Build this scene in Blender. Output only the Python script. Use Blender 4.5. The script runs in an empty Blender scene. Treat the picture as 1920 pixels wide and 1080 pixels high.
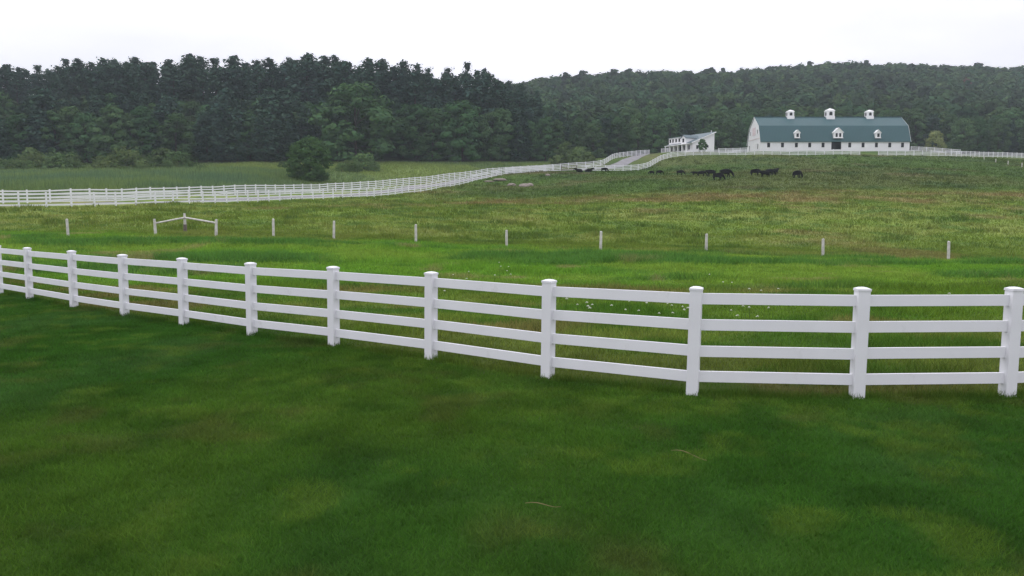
import bpy, bmesh, math, random
import numpy as np
from mathutils import Vector, Matrix

R = math.radians
sc = bpy.context.scene
col = sc.collection

# ------------------------------------------------------------------ camera, sky, sun, exposure
F_PX, CX, CY, HOR, CAM_H = 1500.0, 960.0, 540.0, 395.0, 2.6
PITCH = math.atan((CY - HOR) / F_PX)
cd = bpy.data.cameras.new('camera')
cam = bpy.data.objects.new('camera', cd)
col.objects.link(cam)
cam.location = (0, 0, CAM_H)
cam.rotation_euler = (math.pi / 2 - PITCH, 0, 0)
cd.sensor_width = 36
cd.lens = F_PX / 1920 * 36
cd.clip_start = 0.1
cd.clip_end = 5000
sc.camera = cam

SUN_EL, SUN_AZ = R(58), R(-68)           # soft sun behind the cloud, high, ahead and to the left
w = bpy.data.worlds.new('World')
sc.world = w
w.use_nodes = True
nt = w.node_tree
nt.nodes.clear()
out = nt.nodes.new('ShaderNodeOutputWorld')
sky = nt.nodes.new('ShaderNodeTexSky')
sky.sky_type = 'NISHITA'
sky.sun_disc = False
sky.sun_elevation = SUN_EL
sky.sun_rotation = SUN_AZ
bg1 = nt.nodes.new('ShaderNodeBackground')
bg1.inputs[1].default_value = 0.1
nt.links.new(sky.outputs[0], bg1.inputs[0])
tc = nt.nodes.new('ShaderNodeTexCoord')
mp = nt.nodes.new('ShaderNodeMapping')
mp.inputs['Scale'].default_value = (1.4, 1.4, 5.5)
nz = nt.nodes.new('ShaderNodeTexNoise')
nz.inputs['Scale'].default_value = 1.7
nz.inputs['Detail'].default_value = 5
nz.inputs['Roughness'].default_value = 0.55
rp = nt.nodes.new('ShaderNodeValToRGB')
rp.color_ramp.elements[0].position = 0.20
rp.color_ramp.elements[0].color = (0.76, 0.755, 0.80, 1)
rp.color_ramp.elements[1].position = 0.62
rp.color_ramp.elements[1].color = (1.0, 0.985, 1.06, 1)
bg2 = nt.nodes.new('ShaderNodeBackground')
bg2.inputs[1].default_value = 1.0
nt.links.new(tc.outputs['Generated'], mp.inputs[0])
nt.links.new(mp.outputs[0], nz.inputs['Vector'])
nt.links.new(nz.outputs[0], rp.inputs[0])
# an overcast sky is about three times brighter overhead than at the horizon
sx = nt.nodes.new('ShaderNodeSeparateXYZ')
zr = nt.nodes.new('ShaderNodeMapRange')
zr.inputs[1].default_value = 0.0; zr.inputs[2].default_value = 1.0; zr.inputs[3].default_value = 1.34; zr.inputs[4].default_value = 2.9
vs_ = nt.nodes.new('ShaderNodeVectorMath'); vs_.operation = 'SCALE'
nt.links.new(tc.outputs['Generated'], sx.inputs[0])
nt.links.new(sx.outputs['Z'], zr.inputs[0])
nt.links.new(rp.outputs[0], vs_.inputs[0]); nt.links.new(zr.outputs[0], vs_.inputs['Scale'])
nt.links.new(vs_.outputs[0], bg2.inputs[0])
mx = nt.nodes.new('ShaderNodeMixShader')
mx.inputs[0].default_value = 0.88
nt.links.new(bg1.outputs[0], mx.inputs[1])
nt.links.new(bg2.outputs[0], mx.inputs[2])
nt.links.new(mx.outputs[0], out.inputs[0])

sl = bpy.data.lights.new('sun', 'SUN')
sl.energy = 0.9
sl.angle = R(22)
sl.color = (1.0, 0.97, 0.93)
sun = bpy.data.objects.new('sun', sl)
col.objects.link(sun)
sdir = Vector((math.sin(SUN_AZ) * math.cos(SUN_EL), math.cos(SUN_AZ) * math.cos(SUN_EL), math.sin(SUN_EL)))
sun.rotation_euler = sdir.to_track_quat('Z', 'Y').to_euler()

sc.view_settings.view_transform = 'Standard'
sc.view_settings.look = 'None'
sc.view_settings.exposure = -0.38
sc.view_settings.gamma = 1.0
sc.render.engine = 'CYCLES'
sc.cycles.use_denoising = True
sc.cycles.max_bounces = 6
sc.cycles.diffuse_bounces = 3
sc.cycles.volume_bounces = 1
sc.cycles.transparent_max_bounces = 4

# ------------------------------------------------------------------ placing things: a sight line and a distance give a point in the world
CT, ST = math.cos(PITCH), math.sin(PITCH)

def P(px, py, Y):
    u, v = (px - CX) / F_PX, (CY - py) / F_PX
    dx, dy, dz = u, CT + v * ST, -ST + v * CT
    return Vector((dx / dy * Y, Y, CAM_H + dz / dy * Y))

def flat(px, py):
    """point on the level lawn (z = 0)"""
    u, v = (px - CX) / F_PX, (CY - py) / F_PX
    dx, dy, dz = u, CT + v * ST, -ST + v * CT
    t = -CAM_H / dz
    return Vector((dx * t, dy * t, 0))

# ------------------------------------------------------------------ lines measured on the ground
near_px = [(56, 560), (139, 577), (234, 592), (345, 608), (473, 628), (626, 648), (808, 673), (1027, 705), (1298, 739), (1606, 745), (1888, 740)]
NEAR = [flat(*p) for p in near_px]
dl = (NEAR[0] - NEAR[2]).normalized()
dr = (NEAR[-1] - NEAR[-2]).normalized()
NEAR = [NEAR[0] + dl * 2.44 * k for k in (4, 3, 2, 1)] + NEAR + [NEAR[-1] + (dr + Vector((0, 0.1 * k, 0))).normalized() * 2.44 * k for k in (1, 2, 3, 4)]

F1 = [(-250, 393, 74), (-60, 391, 77), (0, 390, 79), (95, 390, 82), (220, 387, 88), (360, 383, 97), (495, 377.5, 112), (578, 375.5, 121), (652, 372, 130), (720, 366.5, 141),
      (775, 361, 151), (803, 357, 157), (845, 350, 168), (892, 340, 181), (925, 332, 189), (960, 326, 196), (1052, 321, 205)]
GATE = [(1052, 321, 205), (1082, 321, 205.5)]
F1B = [(1082, 321, 205.5), (1130, 321.5, 204), (1165, 321, 205), (1200, 319.5, 208), (1216, 315, 212), (1229, 307, 218), (1241, 300, 223), (1258, 295, 228)]
F1C = [(1258, 295, 228), (1290, 292, 230), (1345, 291, 229), (1420, 291, 227), (1520, 291, 226), (1612, 290, 225)]
F3 = [(1647, 292, 225), (1700, 292, 225), (1762, 292.5, 226), (1800, 293, 230), (1850, 294.5, 238), (1925, 297, 248), (2020, 300, 258)]
F2 = [(-250, 384, 84), (-60, 381.5, 88), (0, 380.5, 90), (150, 377.5, 97), (300, 372, 109), (436, 367, 123), (550, 362.5, 137), (640, 357.5, 150), (690, 354, 157),
      (750, 348, 167), (800, 343, 177), (890, 332, 196), (960, 324, 208), (1060, 317, 216), (1105, 314.5, 218), (1131, 310, 221), (1146, 301, 230), (1160, 296, 237), (1182, 293, 243), (1217, 290, 251)]
F4 = [(1240, 287, 258), (1262, 286, 258)]
F5 = [(1347, 287, 247), (1401, 286, 249)]
F6 = [(1708, 284, 254), (1765, 287, 254), (1800, 290, 252)]
W3 = lambda pts: [P(*p) for p in pts]

posts_px = [(128, 447, 52), (513, 445, 53), (626, 449, 52.5), (780, 456, 51.5), (950, 466, 50), (1126, 471, 49), (1324, 476, 48.5), (1543, 484, 48), (1778, 491, 47)]

# ------------------------------------------------------------------ terrain: a smooth sheet through measured ground points
ctrl = []
for y in (-45, -15, 5, 20, 33):
    for x in (-70, -35, -12, 12, 35, 70):
        ctrl.append((x, y, 0.0))
for L in (F1, GATE, F1B, F1C, F3, F2, F4, F5, F6):
    ctrl += [tuple(P(*p)) for p in L]
ctrl += [tuple(P(*p)) for p in posts_px]
more = [(1950, 497, 46.5), (2300, 505, 46), (-200, 448, 52), (-700, 452, 52), (2800, 510, 46),
        # pasture
        (1100, 393, 100), (1400, 390, 100), (1750, 390, 100), (2200, 392, 100), (2800, 394, 100),
        (1100, 374, 125), (1400, 369, 122), (1750, 369, 122), (2200, 371, 122),
        (1230, 328, 186), (1360, 332, 166), (1495, 333, 162), (1650, 330, 165), (1800, 330, 165), (2000, 333, 165), (2300, 340, 165), (2800, 350, 165),
        (1100, 345, 165), (1000, 360, 150),
        (1750, 308, 200), (1916, 313, 190), (2200, 320, 205), (2800, 330, 225),
        # barn and house pads
        (1405, 284, 250), (1565, 284, 250), (1710, 284, 250), (1405, 290, 266), (1565, 290, 266), (1710, 290, 266),
        (1280, 284, 240), (1330, 284, 240),
        # wood edge on the left, and the hill behind it
        (-700, 318, 200), (-250, 312, 205), (0, 308, 210), (200, 306, 218), (400, 304, 226), (600, 303, 232), (800, 303, 240), (950, 303, 252), (1050, 303, 262),
        (-250, 345, 140), (0, 341, 145), (250, 338, 152), (450, 332, 160), (640, 326, 180), (800, 318, 205), (880, 314, 222),
        (-700, 265, 290), (-250, 250, 295), (0, 240, 300), (250, 226, 300), (480, 229, 300), (700, 233, 300), (860, 246, 300), (960, 270, 300),
        (-700, 270, 430), (0, 262, 430), (400, 252, 430), (700, 245, 430),
        (-700, 290, 800), (0, 280, 800), (400, 270, 800),
        # wooded hill on the right
        (1100, 297, 285), (1220, 288, 285), (1400, 286, 300), (1560, 286, 300), (1720, 286, 295), (1920, 290, 290), (2300, 295, 290), (2800, 300, 290),
        (1000, 262, 360), (1200, 258, 360), (1400, 252, 370), (1700, 250, 370), (1920, 252, 370), (2300, 262, 370), (2800, 275, 370),
        (850, 218, 560), (1000, 190, 560), (1200, 176, 570), (1400, 171, 590), (1520, 157, 600), (1700, 161, 600), (1920, 164, 600), (2300, 185, 600), (2800, 215, 600),
        (1000, 225, 830), (1400, 205, 830), (1920, 205, 830), (2800, 240, 830)]
ctrl += [tuple(P(*p)) for p in more]
ctrl = np.array(ctrl)

def tps_kernel(d2):
    return 0.5 * d2 * np.log(d2 + 1e-12)

S = 100.0
cxy = ctrl[:, :2] / S
n = len(ctrl)
K = tps_kernel(((cxy[:, None] - cxy[None]) ** 2).sum(-1)) + np.eye(n) * 4e-4
A = np.zeros((n + 3, n + 3))
A[:n, :n] = K
A[:n, n] = 1; A[:n, n + 1:] = cxy
A[n, :n] = 1; A[n + 1:, :n] = cxy.T
sol = np.linalg.solve(A, np.concatenate([ctrl[:, 2], np.zeros(3)]))

def H_exact(x, y):
    x = np.asarray(x, float).ravel() / S; y = np.asarray(y, float).ravel() / S
    o = np.empty_like(x)
    for i in range(0, len(x), 20000):
        s = slice(i, i + 20000)
        d2 = (x[s, None] - cxy[None, :, 0]) ** 2 + (y[s, None] - cxy[None, :, 1]) ** 2
        o[s] = tps_kernel(d2) @ sol[:n] + sol[n] + sol[n + 1] * x[s] + sol[n + 2] * y[s]
    return o

def hash2(ix, iy, seed):
    h = (ix.astype(np.int64) * 374761393 + iy.astype(np.int64) * 668265263 + seed * 1442695041) & 0xFFFFFFFF
    h = ((h ^ (h >> 13)) * 1274126177) & 0xFFFFFFFF
    return ((h ^ (h >> 16)) & 0xFFFF) / 65535.0

def vnoise(x, y, seed=0):
    xi = np.floor(x); yi = np.floor(y)
    fx = x - xi; fy = y - yi
    fx = fx * fx * (3 - 2 * fx); fy = fy * fy * (3 - 2 * fy)
    a = hash2(xi, yi, seed); b = hash2(xi + 1, yi, seed); c = hash2(xi, yi + 1, seed); d = hash2(xi + 1, yi + 1, seed)
    return (a * (1 - fx) + b * fx) * (1 - fy) + (c * (1 - fx) + d * fx) * fy

def fbm(x, y, scale, seed=0, octv=4):
    x = np.asarray(x, float) / scale; y = np.asarray(y, float) / scale
    t = np.zeros_like(x); amp = 0.5; tot = 0
    for o in range(octv):
        t += amp * vnoise(x + 17.3 * o, y - 9.1 * o, seed + o * 31); tot += amp
        amp *= 0.5; x = x * 2.03; y = y * 2.03
    return t / tot

def smooth(t, a, b):
    t = np.clip((t - a) / (b - a), 0, 1)
    return t * t * (3 - 2 * t)

YO, Y0, Y1, NR, NC, AW = 62.0, -42.0, 850.0, 430, 561, 1.0
lr0, lr1 = math.log(Y0 + YO), math.log(Y1 + YO)
rows = np.exp(np.linspace(lr0, lr1, NR)) - YO
cols = np.linspace(-AW, AW, NC)
GY = np.repeat(rows[:, None], NC, 1)
GX = cols[None, :] * (GY + YO)
GZ = H_exact(GX, GY).reshape(NR, NC)
GZ += (fbm(GX, GY, 9, 3, 3) - 0.5) * 0.5 * smooth(GY, 30, 80) + (fbm(GX, GY, 3, 8, 2) - 0.5) * 0.06

def H(x, y):
    x = np.asarray(x, float); y = np.asarray(y, float)
    r = np.clip((np.log(np.maximum(y + YO, 1)) - lr0) / (lr1 - lr0) * (NR - 1), 0, NR - 1.001)
    c = np.clip((x / (y + YO) + AW) / (2 * AW) * (NC - 1), 0, NC - 1.001)
    r0 = r.astype(int); c0 = c.astype(int); fr = r - r0; fc = c - c0
    return (GZ[r0, c0] * (1 - fc) + GZ[r0, c0 + 1] * fc) * (1 - fr) + (GZ[r0 + 1, c0] * (1 - fc) + GZ[r0 + 1, c0 + 1] * fc) * fr

def Hs(x, y):
    return float(H(np.array([x]), np.array([y]))[0])

def on_ground(p):
    return Vector((p.x, p.y, Hs(p.x, p.y)))

# zones
nearw = np.array([(p.x, p.y) for p in NEAR])
f1w = np.array([(p.x / p.y, p.y) for p in W3(F1 + GATE[1:] + F1B[1:] + F1C[1:] + F3)])
f1w = f1w[np.argsort(f1w[:, 0])]
f2w = np.array([(p.x / p.y, p.y) for p in W3(F2)])
f2w = f2w[np.argsort(f2w[:, 0])]
edge = np.array([(P(*p).x / p[2], p[2]) for p in [(-700, 318, 196), (-250, 312, 201), (0, 308, 206), (200, 306, 214), (400, 304, 222), (600, 303, 228), (800, 303, 236), (950, 303, 248), (1050, 303, 258), (1220, 288, 272), (1400, 286, 284), (1720, 286, 280), (1920, 290, 276), (2800, 300, 276)]])

def C(*a):
    return np.array(a)

def lerp(a, b, t):
    return a + (b - a) * t[..., None]

def grass_colour(x, y):
    """own colour of the sward at a place: mown lawn, lush strip, pasture, dry strip, reeds, wood floor"""
    az = x / np.maximum(y, 5)
    yn = np.interp(x, nearw[:, 0], nearw[:, 1])
    n1 = fbm(x, y, 7, 11); n2 = fbm(x, y, 2.2, 23); n3 = fbm(x, y, 22, 37); n4 = fbm(x, y, 0.7, 41, 3)
    lawn = lerp(C(0.023, 0.066, 0.009) + 0 * x[..., None], C(0.038, 0.080, 0.010), smooth(n1, .35, .7))
    lawn = lerp(lawn, C(0.034, 0.080, 0.020), smooth(n2, .5, .75) * .5)
    lawn = lerp(lawn, C(0.014, 0.040, 0.006), smooth(fbm(x, y, 0.8, 131, 5), .47, .74) * .5)
    lawn = lerp(lawn, C(0.058, 0.100, 0.014), smooth(fbm(x, y, 0.6, 137, 4), .54, .74) * .6)
    lawn = lerp(lawn, C(0.056, 0.064, 0.018), smooth(fbm(x, y, 0.9, 77, 4), .60, .8) * .45)
    mead = lerp(C(0.064, 0.116, 0.014) + 0 * x[..., None], C(0.092, 0.126, 0.024), smooth(n1, .4, .65))
    mead = lerp(mead, C(0.040, 0.092, 0.012), smooth(fbm(x * .5, y, 1.5, 24, 5), .46, .64) * .9)
    mead = lerp(mead, C(0.140, 0.110, 0.045), smooth(fbm(x * .4, y, 1.8, 91, 5), .56, .72) * .6)
    lush = lerp(C(0.068, 0.142, 0.016) + 0 * x[..., None], C(0.092, 0.152, 0.022), smooth(n1, .35, .65))
    lush = lerp(lush, C(0.044, 0.104, 0.020), smooth(fbm(x * .38, y, 2.4, 53, 5), .49, .66))
    lush = lerp(lush, C(0.150, 0.130, 0.060), smooth(fbm(x, y, 3.0, 57), .64, .76) * .6)
    past = lerp(C(0.070, 0.104, 0.018) + 0 * x[..., None], C(0.094, 0.118, 0.028), smooth(n1, .38, .66))
    past = lerp(past, C(0.044, 0.078, 0.016), smooth(n2, .50, .68) * .8)
    past = lerp(past, C(0.120, 0.092, 0.044), smooth(fbm(x, y, 9, 61), .60, .76) * .5)
    hill = lerp(C(0.040, 0.070, 0.015) + 0 * x[..., None], C(0.052, 0.068, 0.020), smooth(n3, .4, .62))
    hill = lerp(hill, C(0.031, 0.054, 0.016), smooth(n1, .5, .72) * .8)
    hill = lerp(hill, C(0.080, 0.066, 0.034), smooth(fbm(x, y, 14, 67), .62, .78) * .5)
    reed = lerp(C(0.066, 0.098, 0.036) + 0 * x[..., None], C(0.092, 0.124, 0.036), smooth(n3, .4, .62))
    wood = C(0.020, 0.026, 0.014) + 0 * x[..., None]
    wob = (n1 - .5)
    c = lawn
    c = lerp(c, mead, smooth(y - yn + wob * 0.6, -0.25, 0.45))
    c = lerp(c, lush, smooth(y + wob * 10, 25, 29))
    c = lerp(c, past, smooth(y + wob * 6 + (az + 0.25) * 6, 50, 53.5))
    c = lerp(c, hill, smooth(y + wob * 14, 128, 142) * smooth(az, -0.15, 0.0))
    dry = smooth(y + wob * 18, 108, 114) * (1 - smooth(y + wob * 18, 128, 136)) * smooth(az + wob * .15, -0.12, -0.03)
    c = lerp(c, C(0.108, 0.082, 0.036) + (n2 - .5)[..., None] * C(.08, .04, .02), dry * (.40 + .60 * smooth(n1, .36, .56)) * .72)
    c = lerp(c, reed, smooth(y - np.interp(az, f2w[:, 0], f2w[:, 1]), 0, 4) * (1 - smooth(az, 0.16, 0.18)))
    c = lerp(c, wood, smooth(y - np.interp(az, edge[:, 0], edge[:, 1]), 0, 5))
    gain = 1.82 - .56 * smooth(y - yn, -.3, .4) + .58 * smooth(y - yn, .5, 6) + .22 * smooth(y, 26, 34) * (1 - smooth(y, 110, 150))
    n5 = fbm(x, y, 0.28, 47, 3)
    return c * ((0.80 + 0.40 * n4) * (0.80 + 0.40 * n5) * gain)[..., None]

# ------------------------------------------------------------------ materials
def new_mat(name):
    m = bpy.data.materials.new(name)
    m.use_nodes = True
    b = m.node_tree.nodes['Principled BSDF']
    return m, m.node_tree, b

def simple(name, rgb, rough=0.6, spec=0.4, noise=None, bump=0.0, scale=6.0):
    m, t, b = new_mat(name)
    b.inputs['Roughness'].default_value = rough
    b.inputs['Specular IOR Level'].default_value = spec
    b.inputs['Base Color'].default_value = (*rgb, 1)
    co = t.nodes.new('ShaderNodeTexCoord')
    nz = t.nodes.new('ShaderNodeTexNoise')
    nz.inputs['Scale'].default_value = scale
    nz.inputs['Detail'].default_value = 6
    t.links.new(co.outputs['Object'], nz.inputs['Vector'])
    if noise:
        r = t.nodes.new('ShaderNodeValToRGB')
        r.color_ramp.elements[0].position = 0.32
        r.color_ramp.elements[1].position = 0.68
        r.color_ramp.elements[0].color = (*noise, 1)
        r.color_ramp.elements[1].color = (*rgb, 1)
        t.links.new(nz.outputs[0], r.inputs[0])
        t.links.new(r.outputs[0], b.inputs['Base Color'])
    if bump:
        bp = t.nodes.new('ShaderNodeBump')
        bp.inputs['Strength'].default_value = bump
        bp.inputs['Distance'].default_value = 0.02
        t.links.new(nz.outputs[0], bp.inputs['Height'])
        t.links.new(bp.outputs[0], b.inputs['Normal'])
    return m

def seamed(name, rgb, axis, pitch, rough, spec, depth=0.03):
    """boards or standing seams: a fine repeating relief along one axis"""
    m, t, b = new_mat(name)
    b.inputs['Base Color'].default_value = (*rgb, 1)
    b.inputs['Roughness'].default_value = rough
    b.inputs['Specular IOR Level'].default_value = spec
    co = t.nodes.new('ShaderNodeTexCoord')
    wv = t.nodes.new('ShaderNodeTexWave')
    wv.wave_type = 'BANDS'
    wv.bands_direction = axis
    wv.wave_profile = 'SAW'
    wv.inputs['Scale'].default_value = 0.314 / pitch
    bp = t.nodes.new('ShaderNodeBump')
    bp.inputs['Strength'].default_value = 0.5
    bp.inputs['Distance'].default_value = depth
    nz = t.nodes.new('ShaderNodeTexNoise')
    nz.inputs['Scale'].default_value = 0.35
    nz.inputs['Detail'].default_value = 5
    mxc = t.nodes.new('ShaderNodeMix')
    mxc.data_type = 'RGBA'
    mxc.inputs[6].default_value = (*[c * 0.86 for c in rgb], 1)
    mxc.inputs[7].default_value = (*[min(1, c * 1.1) for c in rgb], 1)
    t.links.new(co.outputs['Object'], wv.inputs['Vector'])
    t.links.new(co.outputs['Object'], nz.inputs['Vector'])
    t.links.new(nz.outputs[0], mxc.inputs[0])
    t.links.new(mxc.outputs[2], b.inputs['Base Color'])
    t.links.new(wv.outputs[0], bp.inputs['Height'])
    t.links.new(bp.outputs[0], b.inputs['Normal'])
    return m

def foliage(name, rgb, trans=0.25, vary=0.25, rand=True):
    m = bpy.data.materials.new(name)
    m.use_nodes = True
    t = m.node_tree
    t.nodes.clear()
    o = t.nodes.new('ShaderNodeOutputMaterial')
    at = t.nodes.new('ShaderNodeAttribute')
    at.attribute_name = 'tint'
    base = t.nodes.new('ShaderNodeMix')
    base.data_type = 'RGBA'
    base.blend_type = 'MULTIPLY'
    base.inputs[0].default_value = 1
    base.inputs[6].default_value = (*rgb, 1)
    t.links.new(at.outputs['Color'], base.inputs[7])
    c = base.outputs[2]
    if rand:
        oi = t.nodes.new('ShaderNodeObjectInfo')
        mr = t.nodes.new('ShaderNodeMapRange')
        mr.inputs[3].default_value = 1 - vary
        mr.inputs[4].default_value = 1 + vary
        hs = t.nodes.new('ShaderNodeHueSaturation')
        mh = t.nodes.new('ShaderNodeMapRange')
        mh.inputs[3].default_value = 0.515
        mh.inputs[4].default_value = 0.475
        ml = t.nodes.new('ShaderNodeMath')
        ml.operation = 'MULTIPLY'
        ml.inputs[1].default_value = 7.13
        fr = t.nodes.new('ShaderNodeMath')
        fr.operation = 'FRACT'
        t.links.new(oi.outputs['Random'], mr.inputs[0])
        t.links.new(oi.outputs['Random'], ml.inputs[0])
        t.links.new(ml.outputs[0], fr.inputs[0])
        t.links.new(fr.outputs[0], mh.inputs[0])
        t.links.new(mh.outputs[0], hs.inputs['Hue'])
        t.links.new(mr.outputs[0], hs.inputs['Value'])
        t.links.new(c, hs.inputs['Color'])
        c = hs.outputs[0]
    d = t.nodes.new('ShaderNodeBsdfDiffuse')
    tr = t.nodes.new('ShaderNodeBsdfTranslucent')
    mxs = t.nodes.new('ShaderNodeMixShader')
    mxs.inputs[0].default_value = trans
    t.links.new(c, d.inputs[0]); t.links.new(c, tr.inputs[0])
    t.links.new(d.outputs[0], mxs.inputs[1]); t.links.new(tr.outputs[0], mxs.inputs[2])
    t.links.new(mxs.outputs[0], o.inputs[0])
    return m

M = {}
M['vinyl'] = simple('white_vinyl', (0.74, 0.74, 0.775), 0.45, 0.35, noise=(0.68, 0.68, 0.71), scale=1.3)
t = M['vinyl'].node_tree
b = t.nodes['Principled BSDF']
old = b.inputs['Base Color'].links[0].from_socket
ge = t.nodes.new('ShaderNodeNewGeometry')
n2_ = t.nodes.new('ShaderNodeTexNoise'); n2_.inputs['Scale'].default_value = 1.9; n2_.inputs['Detail'].default_value = 8; n2_.inputs['Roughness'].default_value = .7
r2_ = t.nodes.new('ShaderNodeMapRange'); r2_.inputs[1].default_value = .60; r2_.inputs[2].default_value = .80; r2_.inputs[3].default_value = 0; r2_.inputs[4].default_value = .55
m2_ = t.nodes.new('ShaderNodeMix'); m2_.data_type = 'RGBA'; m2_.inputs[7].default_value = (0.36, 0.37, 0.35, 1)
t.links.new(ge.outputs['Position'], n2_.inputs['Vector']); t.links.new(n2_.outputs[0], r2_.inputs[0]); t.links.new(r2_.outputs[0], m2_.inputs[0])
t.links.new(old, m2_.inputs[6]); t.links.new(m2_.outputs[2], b.inputs['Base Color'])
M['white_wood'] = simple('weathered_white_wood', (0.62, 0.60, 0.58), 0.8, 0.2, noise=(0.42, 0.40, 0.37), scale=4)
M['grey_wood'] = simple('bare_grey_wood', (0.20, 0.17, 0.15), 0.9, 0.1, noise=(0.11, 0.09, 0.08), scale=5)
M['siding'] = seamed('white_clapboard', (0.78, 0.77, 0.79), 'Z', 0.2, 0.6, 0.3)
M['trim'] = simple('white_trim', (0.82, 0.81, 0.82), 0.5, 0.3, noise=(0.78, 0.77, 0.78), scale=2)
M['metal_roof'] = seamed('teal_metal_roof', (0.029, 0.081, 0.090), 'X', 0.45, 0.45, 0.28, 0.05)
M['pale_roof'] = seamed('grey_blue_metal_roof', (0.075, 0.115, 0.132), 'Y', 0.45, 0.45, 0.3, 0.05)
M['glass'] = simple('dark_window_glass', (0.008, 0.009, 0.012), 0.2, 0.15)
M['louvre'] = simple('dark_louvre', (0.014, 0.014, 0.018), 0.6, 0.2)
M['pink'] = simple('faded_pink_board', (0.60, 0.47, 0.49), 0.7, 0.2, noise=(0.66, 0.58, 0.60), scale=2)
M['hide'] = simple('black_hide', (0.003, 0.003, 0.004), 0.85, 0.08, noise=(0.005, 0.0045, 0.005), scale=3)
M['rock'] = simple('pale_rock', (0.26, 0.22, 0.20), 0.9, 0.1, noise=(0.20, 0.17, 0.15), bump=1, scale=1.4)
M['gravel'] = simple('gravel', (0.24, 0.235, 0.25), 0.95, 0.1, noise=(0.18, 0.175, 0.18), bump=0.5, scale=0.8)
M['bark'] = simple('bark', (0.060, 0.048, 0.040), 0.95, 0.1, noise=(0.028, 0.023, 0.020), scale=3)
M['straw'] = simple('dry_straw', (0.20, 0.165, 0.08), 0.8, 0.2, noise=(0.2, 0.16, 0.08), scale=9)
M['steel'] = simple('dull_gate_steel', (0.20, 0.16, 0.14), 0.6, 0.4, noise=(0.13, 0.09, 0.075), scale=3)
M['leaf'] = foliage('broad_leaves', (0.048, 0.100, 0.042), trans=.15)
M['leaf_pale'] = foliage('pale_leaves', (0.190, 0.225, 0.090), vary=.1)
M['needle'] = foliage('pine_needles', (0.040, 0.076, 0.056), trans=.1, vary=.22)
M['red_leaf'] = foliage('red_leaves', (0.115, 0.040, 0.035), vary=.05)
M['shrub'] = foliage('shrub_leaves', (0.078, 0.124, 0.048), trans=.15, vary=.25)
M['dark_leaf'] = foliage('dark_leaves', (0.046, 0.096, 0.034), trans=.12, vary=.05)
M['grass'] = foliage('grass_blades', (1, 1, 1), trans=.3, rand=False)
M['far_leaf'] = foliage('far_leaves', (1, 1, 1), trans=.2, rand=False)
M['petal'] = simple('white_petals', (0.80, 0.80, 0.74), 0.8, 0.1)

# ground: colour by place (attribute) broken up with fine noise in the shader
m, t, b = new_mat('turf')
b.inputs['Roughness'].default_value = 0.95
b.inputs['Specular IOR Level'].default_value = 0.05
at = t.nodes.new('ShaderNodeAttribute'); at.attribute_name = 'tint'
co = t.nodes.new('ShaderNodeNewGeometry')
nz = t.nodes.new('ShaderNodeTexNoise'); nz.inputs['Scale'].default_value = 0.55; nz.inputs['Detail'].default_value = 9; nz.inputs['Roughness'].default_value = 0.68
mr = t.nodes.new('ShaderNodeMapRange'); mr.inputs[1].default_value = .3; mr.inputs[2].default_value = .7; mr.inputs[3].default_value = 0.74; mr.inputs[4].default_value = 1.22
vm = t.nodes.new('ShaderNodeVectorMath'); vm.operation = 'SCALE'
bp = t.nodes.new('ShaderNodeBump'); bp.inputs['Strength'].default_value = 0.9; bp.inputs['Distance'].default_value = 0.25
t.links.new(co.outputs['Position'], nz.inputs['Vector'])
t.links.new(nz.outputs[0], mr.inputs[0])
t.links.new(at.outputs['Color'], vm.inputs[0]); t.links.new(mr.outputs[0], vm.inputs['Scale'])
t.links.new(vm.outputs[0], b.inputs['Base Color'])
t.links.new(nz.outputs[0], bp.inputs['Height']); t.links.new(bp.outputs[0], b.inputs['Normal'])
M['turf'] = m

# ------------------------------------------------------------------ building helpers
def tag(o, label=None, cat=None, group=None, kind=None):
    if label: o['label'] = label
    if cat: o['category'] = cat
    if group: o['group'] = group
    if kind: o['kind'] = kind
    return o

def empty(name, loc=(0, 0, 0), rz=0):
    o = bpy.data.objects.new(name, None)
    o.empty_display_size = 0.5
    col.objects.link(o)
    o.location = loc
    o.rotation_euler = (0, 0, rz)
    return o

def link_mesh(name, me, mat, parent=None):
    if mat is not None and not me.materials:
        me.materials.append(mat)
    o = bpy.data.objects.new(name, me)
    col.objects.link(o)
    if parent is not None:
        o.parent = parent
    return o

def np_mesh(name, V, nper, tint=None, faces=None):
    """fast mesh: V (N*nper,3), every nper verts one polygon; or explicit faces (M,k)"""
    me = bpy.data.meshes.new(name)
    V = np.ascontiguousarray(V, dtype=np.float32).reshape(-1, 3)
    if faces is None:
        faces = np.arange(len(V)).reshape(-1, nper)
    faces = np.ascontiguousarray(faces, dtype=np.int32)
    k = faces.shape[1]
    me.vertices.add(len(V)); me.vertices.foreach_set('co', V.ravel())
    me.loops.add(faces.size); me.loops.foreach_set('vertex_index', faces.ravel())
    me.polygons.add(len(faces)); me.polygons.foreach_set('loop_start', np.arange(0, faces.size, k, dtype=np.int32))
    me.update(calc_edges=True)
    if tint is not None:
        a = me.attributes.new('tint', 'FLOAT_COLOR', 'POINT')
        c = np.ones((len(V), 4), np.float32); c[:, :3] = tint
        a.data.foreach_set('color', c.ravel())
    return me

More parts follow.
